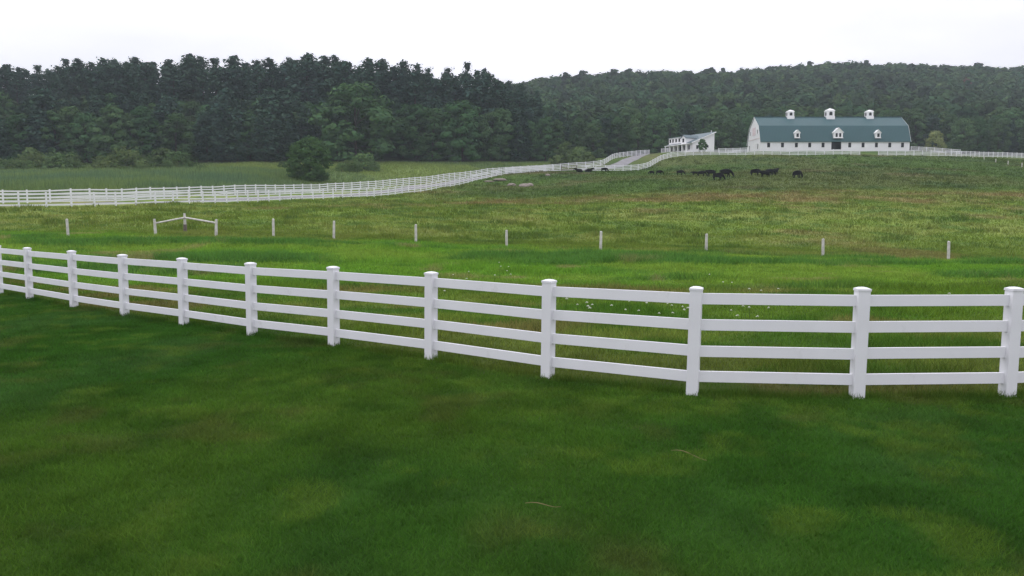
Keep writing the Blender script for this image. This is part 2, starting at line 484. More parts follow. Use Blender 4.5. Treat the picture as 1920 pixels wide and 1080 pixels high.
class MB:
    def __init__(s):
        s.v = []; s.f = []; s.mi = []; s.cur = 0
    def add(s, vs, fs):
        k = len(s.v)
        s.v += [tuple(v) for v in vs]
        for f in fs:
            s.f.append([i + k for i in f]); s.mi.append(s.cur)
        return s
    def box(s, c, d, rz=0):
        vs = []
        cr, sr = math.cos(rz), math.sin(rz)
        for z in (-1, 1):
            for x, y in ((-1, -1), (1, -1), (1, 1), (-1, 1)):
                X, Y = x * d[0] / 2, y * d[1] / 2
                vs.append((c[0] + X * cr - Y * sr, c[1] + X * sr + Y * cr, c[2] + z * d[2] / 2))
        return s.add(vs, [(3, 2, 1, 0), (4, 5, 6, 7), (0, 1, 5, 4), (1, 2, 6, 5), (2, 3, 7, 6), (3, 0, 4, 7)])
    def bar(s, p, q, wd, ht):
        """a board from p to q, wd thick across, ht tall"""
        p, q = Vector(p), Vector(q)
        d = (q - p).normalized()
        side = d.cross(Vector((0, 0, 1))).normalized() * wd / 2
        up = side.cross(d).normalized() * ht / 2
        vs = [p - side - up, p + side - up, p + side + up, p - side + up, q - side - up, q + side - up, q + side + up, q - side + up]
        return s.add(vs, [(0, 1, 2, 3), (7, 6, 5, 4), (0, 4, 5, 1), (1, 5, 6, 2), (2, 6, 7, 3), (3, 7, 4, 0)])
    def tube(s, pts, rad, n=7):
        pts = [Vector(p) for p in pts]
        vs = []; fs = []
        for i, p in enumerate(pts):
            d = (pts[min(i + 1, len(pts) - 1)] - pts[max(i - 1, 0)]).normalized()
            a = d.orthogonal().normalized(); b_ = d.cross(a)
            for k in range(n):
                t_ = 2 * math.pi * k / n
                vs.append(p + (a * math.cos(t_) + b_ * math.sin(t_)) * rad[i])
        for i in range(len(pts) - 1):
            for k in range(n):
                fs.append((i * n + k, i * n + (k + 1) % n, (i + 1) * n + (k + 1) % n, (i + 1) * n + k))
        fs.append(tuple(range(n - 1, -1, -1))); fs.append(tuple((len(pts) - 1) * n + k for k in range(n)))
        return s.add(vs, fs)
    def prism(s, poly, off):
        """polygon (list of 3-D points) swept along off"""
        off = Vector(off); k = len(poly)
        vs = [Vector(p) for p in poly] + [Vector(p) + off for p in poly]
        return s.add(vs, [tuple(range(k)), tuple(range(2 * k - 1, k - 1, -1))] + [(i, i + k, (i + 1) % k + k, (i + 1) % k) for i in range(k)])
    def build(s, name, mat, parent=None, bevel=0, mats=None, smooth_=False):
        me = bpy.data.meshes.new(name)
        me.from_pydata(s.v, [], s.f)
        bm = bmesh.new(); bm.from_mesh(me)
        bmesh.ops.recalc_face_normals(bm, faces=bm.faces)
        if bevel:
            bmesh.ops.bevel(bm, geom=bm.edges[:], offset=bevel, segments=2, affect='EDGES', profile=0.6)
        bm.to_mesh(me); bm.free()
        if mats:
            for mm in mats: me.materials.append(mm)
            for p_, i in zip(me.polygons, s.mi): p_.material_index = i
        if smooth_:
            me.polygons.foreach_set('use_smooth', [True] * len(me.polygons))
        return link_mesh(name, me, mat, parent)

def copy_tree(root):
    c = root.copy(); col.objects.link(c)
    for ch in root.children:
        d = ch.copy(); col.objects.link(d); d.parent = c
        for g in ch.children:
            e = g.copy(); col.objects.link(e); e.parent = d
    return c

# ------------------------------------------------------------------ ground sheet
fi = np.arange(NR * NC).reshape(NR, NC)
faces = np.stack([fi[:-1, :-1], fi[:-1, 1:], fi[1:, 1:], fi[1:, :-1]], -1).reshape(-1, 4)
gc = grass_colour(GX.ravel(), GY.ravel()) * (0.50 + 0.12 * smooth(GY.ravel(), 12, 30) + 0.28 * smooth(GY.ravel(), 48, 75))[:, None]      # darker thatch, plus the self-shade between blades put into the tint
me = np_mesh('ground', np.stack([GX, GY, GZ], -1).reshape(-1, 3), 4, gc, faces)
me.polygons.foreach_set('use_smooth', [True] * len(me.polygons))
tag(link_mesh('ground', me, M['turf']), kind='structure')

# ------------------------------------------------------------------ the gravel lane between the two lane fences
lane_pts = [(-250, 388, 79), (0, 385, 84.5), (220, 381, 94.5), (436, 373, 113), (578, 368.5, 130), (690, 361, 147), (800, 350, 168), (890, 336, 189), (960, 325, 202), (1060, 318.5, 211), (1120, 316, 213),
            (1152, 311, 217), (1177, 303, 226), (1194, 297, 236), (1212, 292, 247), (1238, 289, 254), (1290, 287, 257)]
lp = [Vector((P(*p).x, P(*p).y, 0)) for p in lane_pts]

def resample(pts, step):
    """smooth curve through pts, sampled about every step metres"""
    dense = []
    for i in range(len(pts) - 1):
        p0, p1, p2, p3 = pts[max(i - 1, 0)], pts[i], pts[i + 1], pts[min(i + 2, len(pts) - 1)]
        for k in range(24):
            t_ = k / 24
            dense.append(0.5 * ((2 * p1) + (p2 - p0) * t_ + (2 * p0 - 5 * p1 + 4 * p2 - p3) * t_ * t_ + (3 * p1 - p0 - 3 * p2 + p3) * t_ ** 3))
    dense.append(pts[-1].copy())
    cum = [0]
    for a, b_ in zip(dense, dense[1:]): cum.append(cum[-1] + (b_ - a).length)
    nseg = max(1, round(cum[-1] / step))
    res = []; j = 0
    for i in range(nseg + 1):
        d = cum[-1] * i / nseg
        while j < len(cum) - 2 and cum[j + 1] < d: j += 1
        seg = max(cum[j + 1] - cum[j], 1e-6)
        res.append(dense[j].lerp(dense[j + 1], min(1, (d - cum[j]) / seg)))
    return res

cl = resample(lp, 1.2)
V = []; NW = 7
for i, p in enumerate(cl):
    d = (cl[min(i + 1, len(cl) - 1)] - cl[max(i - 1, 0)]); d.z = 0; d.normalize()
    s_ = Vector((d.y, -d.x, 0))
    for k in range(NW):
        wdt = 2.1 + 0.15 * math.sin(i * 0.7)
        q = p + s_ * (wdt * (k / (NW - 1) * 2 - 1))
        V.append((q.x, q.y, Hs(q.x, q.y) + 0.04 + 0.05 * (1 - abs(k / (NW - 1) * 2 - 1))))
li = np.arange(len(cl) * NW).reshape(len(cl), NW)
me = np_mesh('gravel_lane', np.array(V), 4, None, np.stack([li[:-1, :-1], li[:-1, 1:], li[1:, 1:], li[1:, :-1]], -1).reshape(-1, 4))
tag(link_mesh('gravel_lane', me, M['gravel']), kind='structure')

# ------------------------------------------------------------------ fences
RAIL_Z = (1.367, 0.997, 0.627, 0.262)

def fence(label, pts, post_w=0.15, step=2.44, measured=False, lean=0.0, height=1.52, rail_h=0.155, bevel=0.0):
    if measured:
        ps = [on_ground(p) for p in pts]
    else:
        ps = [on_ground(p) for p in resample([Vector((p.x, p.y, 0)) for p in pts], step)]
    base = ps[len(ps) // 2].copy()
    root = tag(empty('rail_fence', base), label, 'fence')
    rnd = random.Random(len(ps))
    tops = []
    for i, p in enumerate(ps):
        a = ps[max(i - 1, 0)]; b_ = ps[min(i + 1, len(ps) - 1)]
        ang = math.atan2(b_.y - a.y, b_.x - a.x)
        l = p - base
        hh = height + rnd.uniform(-.012, .012)
        ln = lean + rnd.uniform(-.006, .006)
        mb = MB()
        mb.box((0, 0, hh / 2 - 0.05), (post_w, post_w, hh + 0.06))
        po = mb.build('post', M['vinyl'], root, bevel=bevel)
        po.location = l; po.rotation_euler = (0, ln, ang)
        cb = MB(); w2 = post_w * 0.545
        z0 = hh - 0.02
        cb.add([(-w2, -w2, z0), (w2, -w2, z0), (w2, w2, z0), (-w2, w2, z0), (-w2, -w2, z0 + .03), (w2, -w2, z0 + .03), (w2, w2, z0 + .03), (-w2, w2, z0 + .03),
                (-w2 * .5, -w2 * .5, z0 + .05), (w2 * .5, -w2 * .5, z0 + .05), (w2 * .5, w2 * .5, z0 + .05), (-w2 * .5, w2 * .5, z0 + .05), (0, 0, z0 + .056)],
               [(3, 2, 1, 0), (0, 1, 5, 4), (1, 2, 6, 5), (2, 3, 7, 6), (3, 0, 4, 7), (4, 5, 9, 8), (5, 6, 10, 9), (6, 7, 11, 10), (7, 4, 8, 11), (8, 9, 12), (9, 10, 12), (10, 11, 12), (11, 8, 12)])
        cb.build('post_cap', M['vinyl'], po)
        tops.append((l, ln))
    rails = []
    for i in range(len(ps) - 1):
        for z in RAIL_Z:
            (a, la), (b_, lb) = tops[i], tops[i + 1]
            zz = z * height / 1.52 + rnd.uniform(-.006, .006)
            d = (b_ - a).normalized() * post_w * 0.3
            rails.append((a + Vector((la * zz, 0, zz)) + d, b_ + Vector((lb * zz, 0, zz)) - d))
    order = sorted(range(len(rails)), key=lambda i: ((rails[i][0] + rails[i][1]) / 2 + base).length)
    keep, rest = set(order[:100]), order[100:]
    for i in sorted(keep):
        mb = MB(); p, q = rails[i]
        mid = (p + q) / 2
        mb.bar(p - mid, q - mid, 0.045, rail_h)
        mb.build('rail', M['vinyl'], root, bevel=bevel * 0.6).location = mid
    if rest:
        mb = MB()
        for i in rest: mb.bar(rails[i][0], rails[i][1], 0.045, rail_h)
        tag(mb.build('rail', M['vinyl'], root), kind='stuff')
    return root

fence('near white four-rail fence with square capped posts, dividing lawn from meadow', NEAR, post_w=0.165, measured=True, lean=0.014, bevel=0.006)
fence('white rail fence on the pasture side of the lane, ending at the gate', W3(F1))
fence('white rail fence on the wood side of the lane, climbing beside the gravel', W3(F2))
fence('short white rail fence bending uphill from the gate beside the gravel lane', W3(F1B))
fence('white rail fence along hilltop below house and barn, ending at the gap', W3(F1C))
fence('white rail fence right of the hilltop gap, running on towards the wood', W3(F3))
fence('tiny white fence stub just left of the white house', W3(F4))
fence('short white fence between the white house and the barn gable', W3(F5))
fence('short white fence behind, joining the right end of the barn', W3(F6))

# gate in the pasture-side fence
g0, g1 = on_ground(P(*GATE[0])), on_ground(P(*GATE[1]))
gm = (g0 + g1) / 2
gate = tag(empty('farm_gate', gm), 'brown metal farm gate closing the gap in the pasture fence by the cattle', 'gate')
a, b_ = (g0 - gm) * 0.94, (g1 - gm) * 0.94
mb = MB()
for z in (0.25, 0.5, 0.78, 1.05, 1.3):
    mb.tube([a + Vector((0, 0, z)), b_ + Vector((0, 0, z))], [.035] * 2, 6)
mb.build('gate_bars', M['steel'], gate)
mb = MB()
for k in (0, .33, .66, 1):
    q = a.lerp(b_, k)
    mb.tube([q + Vector((0, 0, .2)), q + Vector((0, 0, 1.34))], [.04] * 2, 6)
mb.build('gate_frame', M['steel'], gate)
for q in (a, b_):
    MB().tube([q * 1.04 + Vector((0, -.12, -.2)), q * 1.04 + Vector((0, -.12, 1.5))], [.09, .08], 8).build('gate_post', M['grey_wood'], gate)

# slim white posts of the wire line in the pasture
rnd = random.Random(5)
names = ['leftmost slim white post in the pasture, left of the braced corner', 'slim white pasture post next right of the braced corner', 'third slim white pasture post from the left',
         'fourth slim white pasture post from the left', 'fifth slim white pasture post, the middle one of the row', 'sixth slim white pasture post from the left, near dry stalks',
         'third slim white pasture post from the right', 'second slim white pasture post from the right', 'rightmost slim white post in the pasture row']
for (px, py, Y), lab in zip(posts_px, names):
    p = on_ground(P(px, py, Y))
    h = 1.20 + rnd.uniform(-.04, .05)
    mb = MB()
    mb.tube([(0, 0, -.2), (0, 0, h * .5), (rnd.uniform(-.01, .01), 0, h - .03), (0, 0, h)], [.085, .082, .078, .055], 10)
    o = mb.build('white_post', M['white_wood'])
    o.location = p
    o.rotation_euler = (0, R(rnd.uniform(0.3, 1.8)), rnd.uniform(0, 3))
    tag(o, lab, 'post', 'slim white posts across the pasture')
for px, py, Y in [(1824, 297, 222), (1845, 300, 214), (1867, 303.5, 206), (1890, 308, 198), (1916, 313, 190)]:
    p = on_ground(P(px, py, Y))
    o = MB().tube([(0, 0, -.2), (0, 0, .9), (0, 0, 1.0)], [.11, .10, .07], 8).build('short_post', M['white_wood'])
    o.location = p
    tag(o, 'short pale post in the line descending the pasture at far right', 'post', 'short posts at the far right of the pasture')

# braced corner in the wire line
b0, b1, b2 = (on_ground(P(292, 439, 53)), on_ground(P(348, 440, 55)), on_ground(P(405, 440, 52.5)))
br = tag(empty('fence_brace', b1), 'braced fence corner of three weathered posts joined by two sloping poles', 'fence brace')
T = []
for i, (q, h, ln) in enumerate(((b0, 1.13, -.05), (b1, 1.38, -.02), (b2, 1.16, .06))):
    mb = MB()
    l = q - b1
    mb.tube([l + Vector((0, 0, -.2)), l + Vector((ln * .5, 0, h * .55)), l + Vector((ln, 0, h))], [.10, .09, .075], 9)
    o = mb.build('post', M['white_wood'] if i != 1 else None, br, mats=None if i != 1 else [M['white_wood']])
    T.append(l + Vector((ln * .7, 0, h)))
o = MB().tube([(0, -.02, -.1), (.0, -.02, .62)], [.125, .115], 9).build('post_sleeve', M['grey_wood'], br)
for i, z in ((0, -.30), (2, -.24)):
    MB().tube([T[i] + Vector((0, 0, z)), T[1] + Vector((0, 0, -.30))], [.055, .06], 8).build('pole', M['white_wood'], br)

# ------------------------------------------------------------------ barn
BY = 250.0
bl, brr = P(1425, 284, BY), P(1705, 284, BY)
bz = P(1565, 284, BY).z
L = brr.x - bl.x; D = 13.2
barn = tag(empty('barn', ((bl.x + brr.x) / 2, BY, bz)), 'long white gambrel barn with teal metal roof and three cupolas', 'barn')
hl = L / 2
EAVE, BRK, RDG = 3.45, 8.05, 11.2
bx = lambda px: (P(px, 273, BY).x - (bl.x + brr.x) / 2)
dx0, dx1 = bx(1558.5), bx(1577.5)
mb = MB()
t_ = 0.25
mb.prism([(-hl + t_, 0, -1.5), (dx0, 0, -1.5), (dx0, 0, EAVE), (-hl + t_, 0, EAVE)], (0, t_, 0))
mb.prism([(dx1, 0, -1.5), (hl - t_, 0, -1.5), (hl - t_, 0, EAVE), (dx1, 0, EAVE)], (0, t_, 0))
mb.box(((dx0 + dx1) / 2, t_ / 2, (2.95 + EAVE) / 2), (dx1 - dx0, t_, EAVE - 2.95))
mb.box(((dx0 + dx1) / 2, t_ / 2, -.45), (dx1 - dx0, t_, 2.1))
mb.box((0, D - t_ / 2, (EAVE - 1.5) / 2), (2 * hl - 2 * t_, t_, EAVE + 1.5))
prof = [(0, -1.5), (0, EAVE), (1.9, BRK - .08), (D / 2, RDG - .08), (D - 1.9, BRK - .08), (D, EAVE), (D, -1.5)]
for x in (-hl, hl - t_):
    mb.prism([(x, y, z) for y, z in prof], (t_, 0, 0))
mb.build('wall', M['siding'], barn)
# roof skin
ro = [(-.45, EAVE - .5), (1.75, BRK), (D / 2, RDG + .02), (D - 1.75, BRK), (D + .45, EAVE - .5)]
ri = [(-.30, EAVE - .58), (1.9, BRK - .16), (D / 2, RDG - .16), (D - 1.9, BRK - .16), (D + .30, EAVE - .58)]
mb = MB()
for i in range(4):
    mb.prism([(-hl - .15, *ro[i]), (-hl - .15, *ro[i + 1]), (-hl - .15, *ri[i + 1]), (-hl - .15, *ri[i])], (L + .3, 0, 0))
roof = mb.build('roof', M['metal_roof'], barn)
mb = MB()
mb.box((0, D / 2, RDG + .06), (L + .32, .5, .12))
mb.build('ridge_cap', M['metal_roof'], roof)
mb = MB()
for s_ in (-1, 1):
    for i in range(4):
        p = (s_ * (hl + .17), ro[i][0], ro[i][1] - .1); q = (s_ * (hl + .17), ro[i + 1][0], ro[i + 1][1] - .1)
        mb.bar(p, q, .04, .2)
mb.build('bargeboard', M['trim'], roof)
mb = MB(); mb.box((0, -.06, EAVE - .28), (L - .3, .12, .34)); mb.build('eave_trim', M['trim'], barn)

def window(parent, c, wd, ht, face=0, name='window', fr=.11, pane=M['glass'], bars=True):
    """frame proud of the wall plus a dark pane; face: 0 looks to -y, 1 looks to -x"""
    f = MB(); g = MB()
    def bxx(mb, u, z, du, dz, out, th):
        if face == 0: mb.box((c[0] + u, c[1] - out, c[2] + z), (du, th, dz))
        else: mb.box((c[0] - out, c[1] + u, c[2] + z), (th, du, dz))
    bxx(f, 0, ht / 2 + fr / 2, wd + 2 * fr, fr, .05, .10)
    bxx(f, 0, -ht / 2 - fr / 2, wd + 2 * fr + .1, fr, .06, .12)
    for s_ in (-1, 1): bxx(f, s_ * (wd / 2 + fr / 2), 0, fr, ht, .05, .10)
    if bars:
        bxx(f, 0, 0, .035, ht, .035, .03)
    fo = f.build(name, M['trim'], parent)
    bxx(g, 0, 0, wd, ht, .01, .03)
    g.build('pane', pane, fo)
    return fo

for px in (1441, 1467, 1493, 1518, 1543, 1593, 1618, 1643, 1668, 1692):
    window(barn, (bx(px), 0, 1.98), .92, 1.42, bars=False)
# big doorway: trim, and one half of the sliding door slid part-way
mb = MB()
mb.box((dx0 - .1, -.05, 1.6), (.2, .1, 2.9)); mb.box((dx1 + .1, -.05, 1.6), (.2, .1, 2.9)); mb.box(((dx0 + dx1) / 2, -.05, 3.06), (dx1 - dx0 + .5, .1, .2))
mb.build('doorway_trim', M['trim'], barn)
mb = MB()
mb.box((dx0 + .75, .40, 1.6), (1.5, .08, 2.6))
mb.build('sliding_door', M['louvre'], barn)
mb = MB(); mb.box((0, D / 2, -.2), (L - .6, D - .6, .2)); mb.build('floor', M['louvre'], barn)
mb = MB(); mb.box((0, 3.2, 2.0), (L - .6, .1, 4.2)); mb.build('stall_partition', M['louvre'], barn)
# gable end: big door, loft door, windows, belt trim
gx = -hl
mb = MB(); mb.box((gx - .04, D / 2, 1.25), (.08, 4.2, 3.1)); gd = mb.build('gable_door', M['trim'], barn)
mb = MB()
for y in (-2.05, -1.02, 0, 1.02, 2.05): mb.box((gx - .095, D / 2 + y, 1.25), (.03, .1, 3.1))
mb.build('door_batten', M['siding'], gd)
mb = MB(); mb.box((gx - .05, D / 2, 4.2), (.10, D - .6, .16)); mb.build('belt_trim', M['pink'], barn)
mb = MB(); mb.box((gx - .05, D / 2, 6.6), (.10, 3.0, 2.4)); mb.build('loft_door', M['pink'], barn)
for y, z, wd, ht in ((2.9, 6.3, .7, 1.2), (D - 2.9, 6.3, .7, 1.2), (2.2, 1.7, .8, 1.7), (D - 2.2, 1.7, .8, 1.7)):
    window(barn, (gx, y, z), wd, ht, face=1, bars=False)

# dormers
def dormer(px, wd, base_z, wall_h, peak, wins):
    x = bx(px)
    yf = (base_z - (EAVE - .5)) / (BRK - EAVE + .5) * 2.2 - .45 - .55      # front stands just proud of the steep roof slope
    back = 2.4
    d = MB()
    hw = wd / 2
    d.prism([(x - hw, yf, base_z), (x + hw, yf, base_z), (x + hw, yf, base_z + wall_h), (x, yf, base_z + wall_h + peak), (x - hw, yf, base_z + wall_h)], (0, back, 0))
    do = d.build('dormer', M['trim'], barn)
    r_ = MB()
    for s_ in (-1, 1):
        e0 = (x + s_ * (hw + .22), base_z + wall_h - .22 * peak / hw); e1 = (x, base_z + wall_h + peak)
        r_.prism([(e0[0], yf - .2, e0[1] + .03), (e1[0], yf - .2, e1[1] + .03), (e1[0], yf - .2, e1[1] + .15), (e0[0], yf - .2, e0[1] + .15)], (0, back + .6, 0))
    r_.build('dormer_roof', M['trim'], do)
    for u in wins:
        g = MB(); g.box((x + u, yf - .015, base_z + wall_h * .52), (.62 if len(wins) > 1 else .72, .03, wall_h * .66))
        g.build('pane', M['glass'], do)
    f = MB(); f.box((x, yf - .08, base_z + .02), (wd + .25, .22, .14)); f.build('sill', M['trim'], do)
dormer(1493.5, 1.5, 4.05, 1.65, .75, (0.05,))
dormer(1570, 2.75, 4.05, 1.75, 1.3, (-.55, .55))
dormer(1644.5, 1.5, 4.05, 1.65, .75, (0.05,))

# cupolas: square lanterns astride the ridge
def cupola(px, w_, h):
    x = (P(px, 222, BY + D / 2).x - (bl.x + brr.x) / 2)
    y = D / 2; z0 = RDG - .8; z1 = RDG + h * .66; z2 = RDG + h
    mb = MB()
    mb.box((x, y, (z0 + RDG + .2) / 2), (w_ + .22, w_ + .22, RDG + .2 - z0))
    mb.box((x, y, (RDG + .2 + z1) / 2), (w_, w_, z1 - RDG - .2))
    mb.box((x, y, z1 + .06), (w_ + .3, w_ + .3, .12))
    c = mb.build('cupola', M['trim'], barn)
    mb = MB()
    e = w_ / 2 + .11; k = w_ * .2
    sq = lambda r, z: [(x - r, y - r, z), (x + r, y - r, z), (x + r, y + r, z), (x - r, y + r, z)]
    mb.add(sq(e, z1 + .12) + sq(e * .74, z1 + .12 + (z2 - z1) * .38) + [(x, y, z2)],
           [(3, 2, 1, 0)] + [(i, (i + 1) % 4, 4 + (i + 1) % 4, 4 + i) for i in range(4)] + [(4 + i, 4 + (i + 1) % 4, 8) for i in range(4)])
    mb.build('cupola_roof', M['trim'], c)
    MB().tube([(x, y, z2 - .1), (x, y, z2 + .55), (x, y, z2 + .6)], [.05, .035, .01], 6).build('finial', M['louvre'], c)
    wv, hv, zz = w_ * .21, (z1 - RDG) * .62, RDG + .2 + (z1 - RDG) * .12
    poly = [(-wv, 0), (wv, 0), (wv, hv * .72), (wv * .7, hv * .92), (0, hv), (-wv * .7, hv * .92), (-wv, hv * .72)]
    for tx, ty, nx, ny in ((1, 0, 0, -1), (1, 0, 0, 1), (0, 1, -1, 0), (0, 1, 1, 0)):
        cx_, cy_ = x + nx * (w_ / 2 - .02), y + ny * (w_ / 2 - .02)
        mb = MB()
        mb.prism([(cx_ + tx * a_, cy_ + ty * a_, zz + b__) for a_, b__ in poly], (.06 * nx, .06 * ny, 0))
        mb.build('louvre', M['louvre'], c)
cupola(1481, 1.95, 2.3); cupola(1555, 2.3, 2.75); cupola(1629, 1.95, 2.3)

# ------------------------------------------------------------------ white house with a one-way roof
hc = P(1298, 283, 238)
hz = hc.z
house = tag(empty('house', (hc.x, hc.y, hz), R(24)), 'small white house with one long slanting grey roof, left of the barn', 'house')
LG, LF = 7.9, 11.5          # gable wall length (local +x), porch side length (local +y)
ZL, ZH = 2.5, 5.6
mb = MB()
mb.prism([(0, 0, -1.2), (LG, 0, -1.2), (LG, 0, ZH), (0, 0, ZL)], (0, LF, 0))
mb.build('wall', M['siding'], house)
sl_ = (ZH - ZL) / LG
mb = MB()
mb.prism([(-.6, -.4, ZL - .6 * sl_ + .03), (LG + .3, -.4, ZH + .3 * sl_ + .03), (LG + .3, -.4, ZH + .3 * sl_ + .22), (-.6, -.4, ZL - .6 * sl_ + .22)], (0, LF + .8, 0))
rf = mb.build('roof', M['pale_roof'], house)
MB().bar((-.6, -.43, ZL - .6 * sl_ + .05), (LG + .3, -.43, ZH + .3 * sl_ + .05), .05, .26).build('bargeboard', M['trim'], rf)
MB().tube([(LG, 1.5, ZH), (LG, 1.5, ZH + .75)], [.12, .12], 7).build('vent_pipe', M['trim'], rf)
# wide box dormer on the porch side with a small gable beside it, and the porch
mb = MB()
mb.prism([(-.35, 4.6, ZL - .3), (5.2, 4.6, ZL - .3), (5.2, 4.6, ZL + 2.35), (-.35, 4.6, ZL + 2.0)], (0, LF - 4.75, 0))
dm = mb.build('dormer', M['siding'], house)
mb = MB()
mb.prism([(-.6, 4.45, ZL + 1.98), (5.3, 4.45, ZL + 2.36), (5.3, 4.45, ZL + 2.5), (-.6, 4.45, ZL + 2.12)], (0, LF - 4.4, 0))
mb.build('dormer_roof', M['pale_roof'], dm)
for y in (6.0, 7.6, 9.2, 10.6):
    mb = MB(); mb.box((-.37, y, ZL + 1.1), (.04, .7, 1.0)); mb.build('pane', M['glass'], dm)
mb = MB()
mb.prism([(-.9, 2.2, ZL - .3), (-.9, 4.3, ZL - .3), (-.9, 4.3, ZL + 1.5), (-.9, 3.25, ZL + 2.25), (-.9, 2.2, ZL + 1.5)], (5.0, 0, 0))
d2 = mb.build('dormer', M['siding'], house)
mb = MB()
for s_ in (-1, 1):
    mb.prism([(-1.1, 3.25 + s_ * 1.3, ZL + 1.37), (-1.1, 3.25, ZL + 2.28), (-1.1, 3.25, ZL + 2.42), (-1.1, 3.25 + s_ * 1.3, ZL + 1.51)], (5.2, 0, 0))
mb.build('dormer_roof', M['pale_roof'], d2)
mb = MB(); mb.box((-.915, 3.25, ZL + .75), (.04, .8, 1.1)); mb.build('pane', M['glass'], d2)
mb = MB(); mb.prism([(0, 0.3, 2.28), (-2.0, .3, 1.95), (-2.0, .3, 2.1), (0, .3, 2.43)], (0, LF - .5, 0)); mb.build('porch_roof', M['trim'], house)
for y in (.5, 2.6, 4.7, 6.8, 8.9, 11.0):
    MB().box((-1.85, y, .5), (.2, .2, 2.9)).build('porch_post', M['trim'], house)
mb = MB(); mb.box((-1.0, LF / 2, -.55), (2.0, LF, 1.1)); mb.build('porch_floor', M['trim'], house)
for y in (1.5, 3.8, 7.9, 10.1):
    window(house, (0, y, 1.15), .8, 1.3, face=1, bars=True)
mb = MB(); mb.box((-.03, 5.8, 1.0), (.08, 1.0, 2.1)); mb.build('door', M['glass'], house)
window(house, (5.4, 0, 1.5), .8, .7, bars=False)
window(house, (1.7, 0, 1.2), .8, 1.1, bars=False)

# ------------------------------------------------------------------ cattle: one continuous skinned body per pose
def skin_mesh(name, verts, edges, radii, sub=2):
    me = bpy.data.meshes.new(name)
    me.from_pydata(verts, edges, [])
    o = bpy.data.objects.new(name, me)
    col.objects.link(o)
    sk = o.modifiers.new('skin', 'SKIN')
    sk.use_smooth_shade = True
    for i, r in enumerate(radii):
        me.skin_vertices[0].data[i].radius = r if isinstance(r, tuple) else (r, r)
    me.skin_vertices[0].data[0].use_root = True
    sb = o.modifiers.new('sub', 'SUBSURF'); sb.levels = sub; sb.render_levels = sub
    dg = bpy.context.evaluated_depsgraph_get()
    res = bpy.data.meshes.new_from_object(o.evaluated_get(dg))
    bpy.data.objects.remove(o); bpy.data.meshes.remove(me)
    res.name = name
    return res

def cow_mesh(pose, seed):
    r = random.Random(seed)
    st = lambda: r.uniform(-.12, .12)
    V = [(-.58, 0, .98), (-.1, 0, .93), (.35, 0, .93), (.70, 0, 1.0)]
    Rr = [(.33, .36), (.42, .44), (.41, .45), (.30, .36)]
    E = [(0, 1), (1, 2), (2, 3)]
    def chain(start, pts, rs):
        k = start
        for p, q in zip(pts, rs):
            V.append(p); Rr.append(q); E.append((k, len(V) - 1)); k = len(V) - 1
        return k
    if pose == 'graze':
        h = chain(3, [(.98, 0, .88), (1.20, 0, .58), (1.33, 0, .34), (1.42, 0, .10)], [.2, .15, .13, .085])
        ear = h - 1
        ec = (1.22, .52)
    elif pose == 'stand':
        h = chain(3, [(.95, 0, 1.25), (1.16, 0, 1.42), (1.36, .02, 1.30), (1.56, .03, 1.16)], [.2, .15, .13, .09])
        ear = h - 2
        ec = (1.16, 1.46)
    else:
        h = chain(3, [(.98, .05, 1.08), (1.22, .12, 1.06), (1.40, .2, .92), (1.52, .25, .76)], [.2, .15, .13, .09])
        ear = h - 2
        ec = (1.2, 1.1)
    for s_ in (-1, 1):
        chain(ear, [(ec[0] - .03, s_ * .17, ec[1]), (ec[0] - .06, s_ * .30, ec[1] - .03)], [.035, .025])
        a, b_ = st(), st()
        chain(2, [(.48, s_ * .2, .66), (.50 + a * .5, s_ * .2, .38), (.48 + a, s_ * .2, .12), (.52 + a, s_ * .2, .025)], [.15, .085, .06, .075])
        chain(0, [(-.62, s_ * .22, .72), (-.78 + b_ * .4, s_ * .2, .45), (-.70 + b_, s_ * .2, .14), (-.66 + b_, s_ * .2, .025)], [.19, .09, .065, .075])
    chain(0, [(-.88, 0, 1.16), (-.97, 0, .9), (-.95, .02, .5)], [.06, .035, .045])
    return skin_mesh('cow', V, E, Rr, 2)

def lying_mesh():
    V = [(-.55, 0, .42), (-.1, 0, .42), (.35, 0, .44), (.68, 0, .5), (.95, 0, .72), (1.15, 0, .86), (1.32, 0, .78), (1.50, 0, .66)]
    Rr = [(.32, .34), (.40, .40), (.40, .40), (.28, .32), .2, .15, .13, .09]
    E = [(i, i + 1) for i in range(7)]
    for s_ in (-1, 1):
        k = len(V)
        V += [(.55, s_ * .3, .2), (.85, s_ * .34, .10), (.55, s_ * .36, .07), (-.45, s_ * .36, .25), (-.05, s_ * .45, .12), (-.4, s_ * .46, .07), (1.12, s_ * .17, .9), (1.08, s_ * .3, .87)]
        Rr += [.13, .08, .07, .2, .1, .07, .035, .025]
        E += [(2, k), (k, k + 1), (k + 1, k + 2), (0, k + 3), (k + 3, k + 4), (k + 4, k + 5), (5, k + 6), (k + 6, k + 7)]
    return skin_mesh('cow', V, E, Rr, 2)

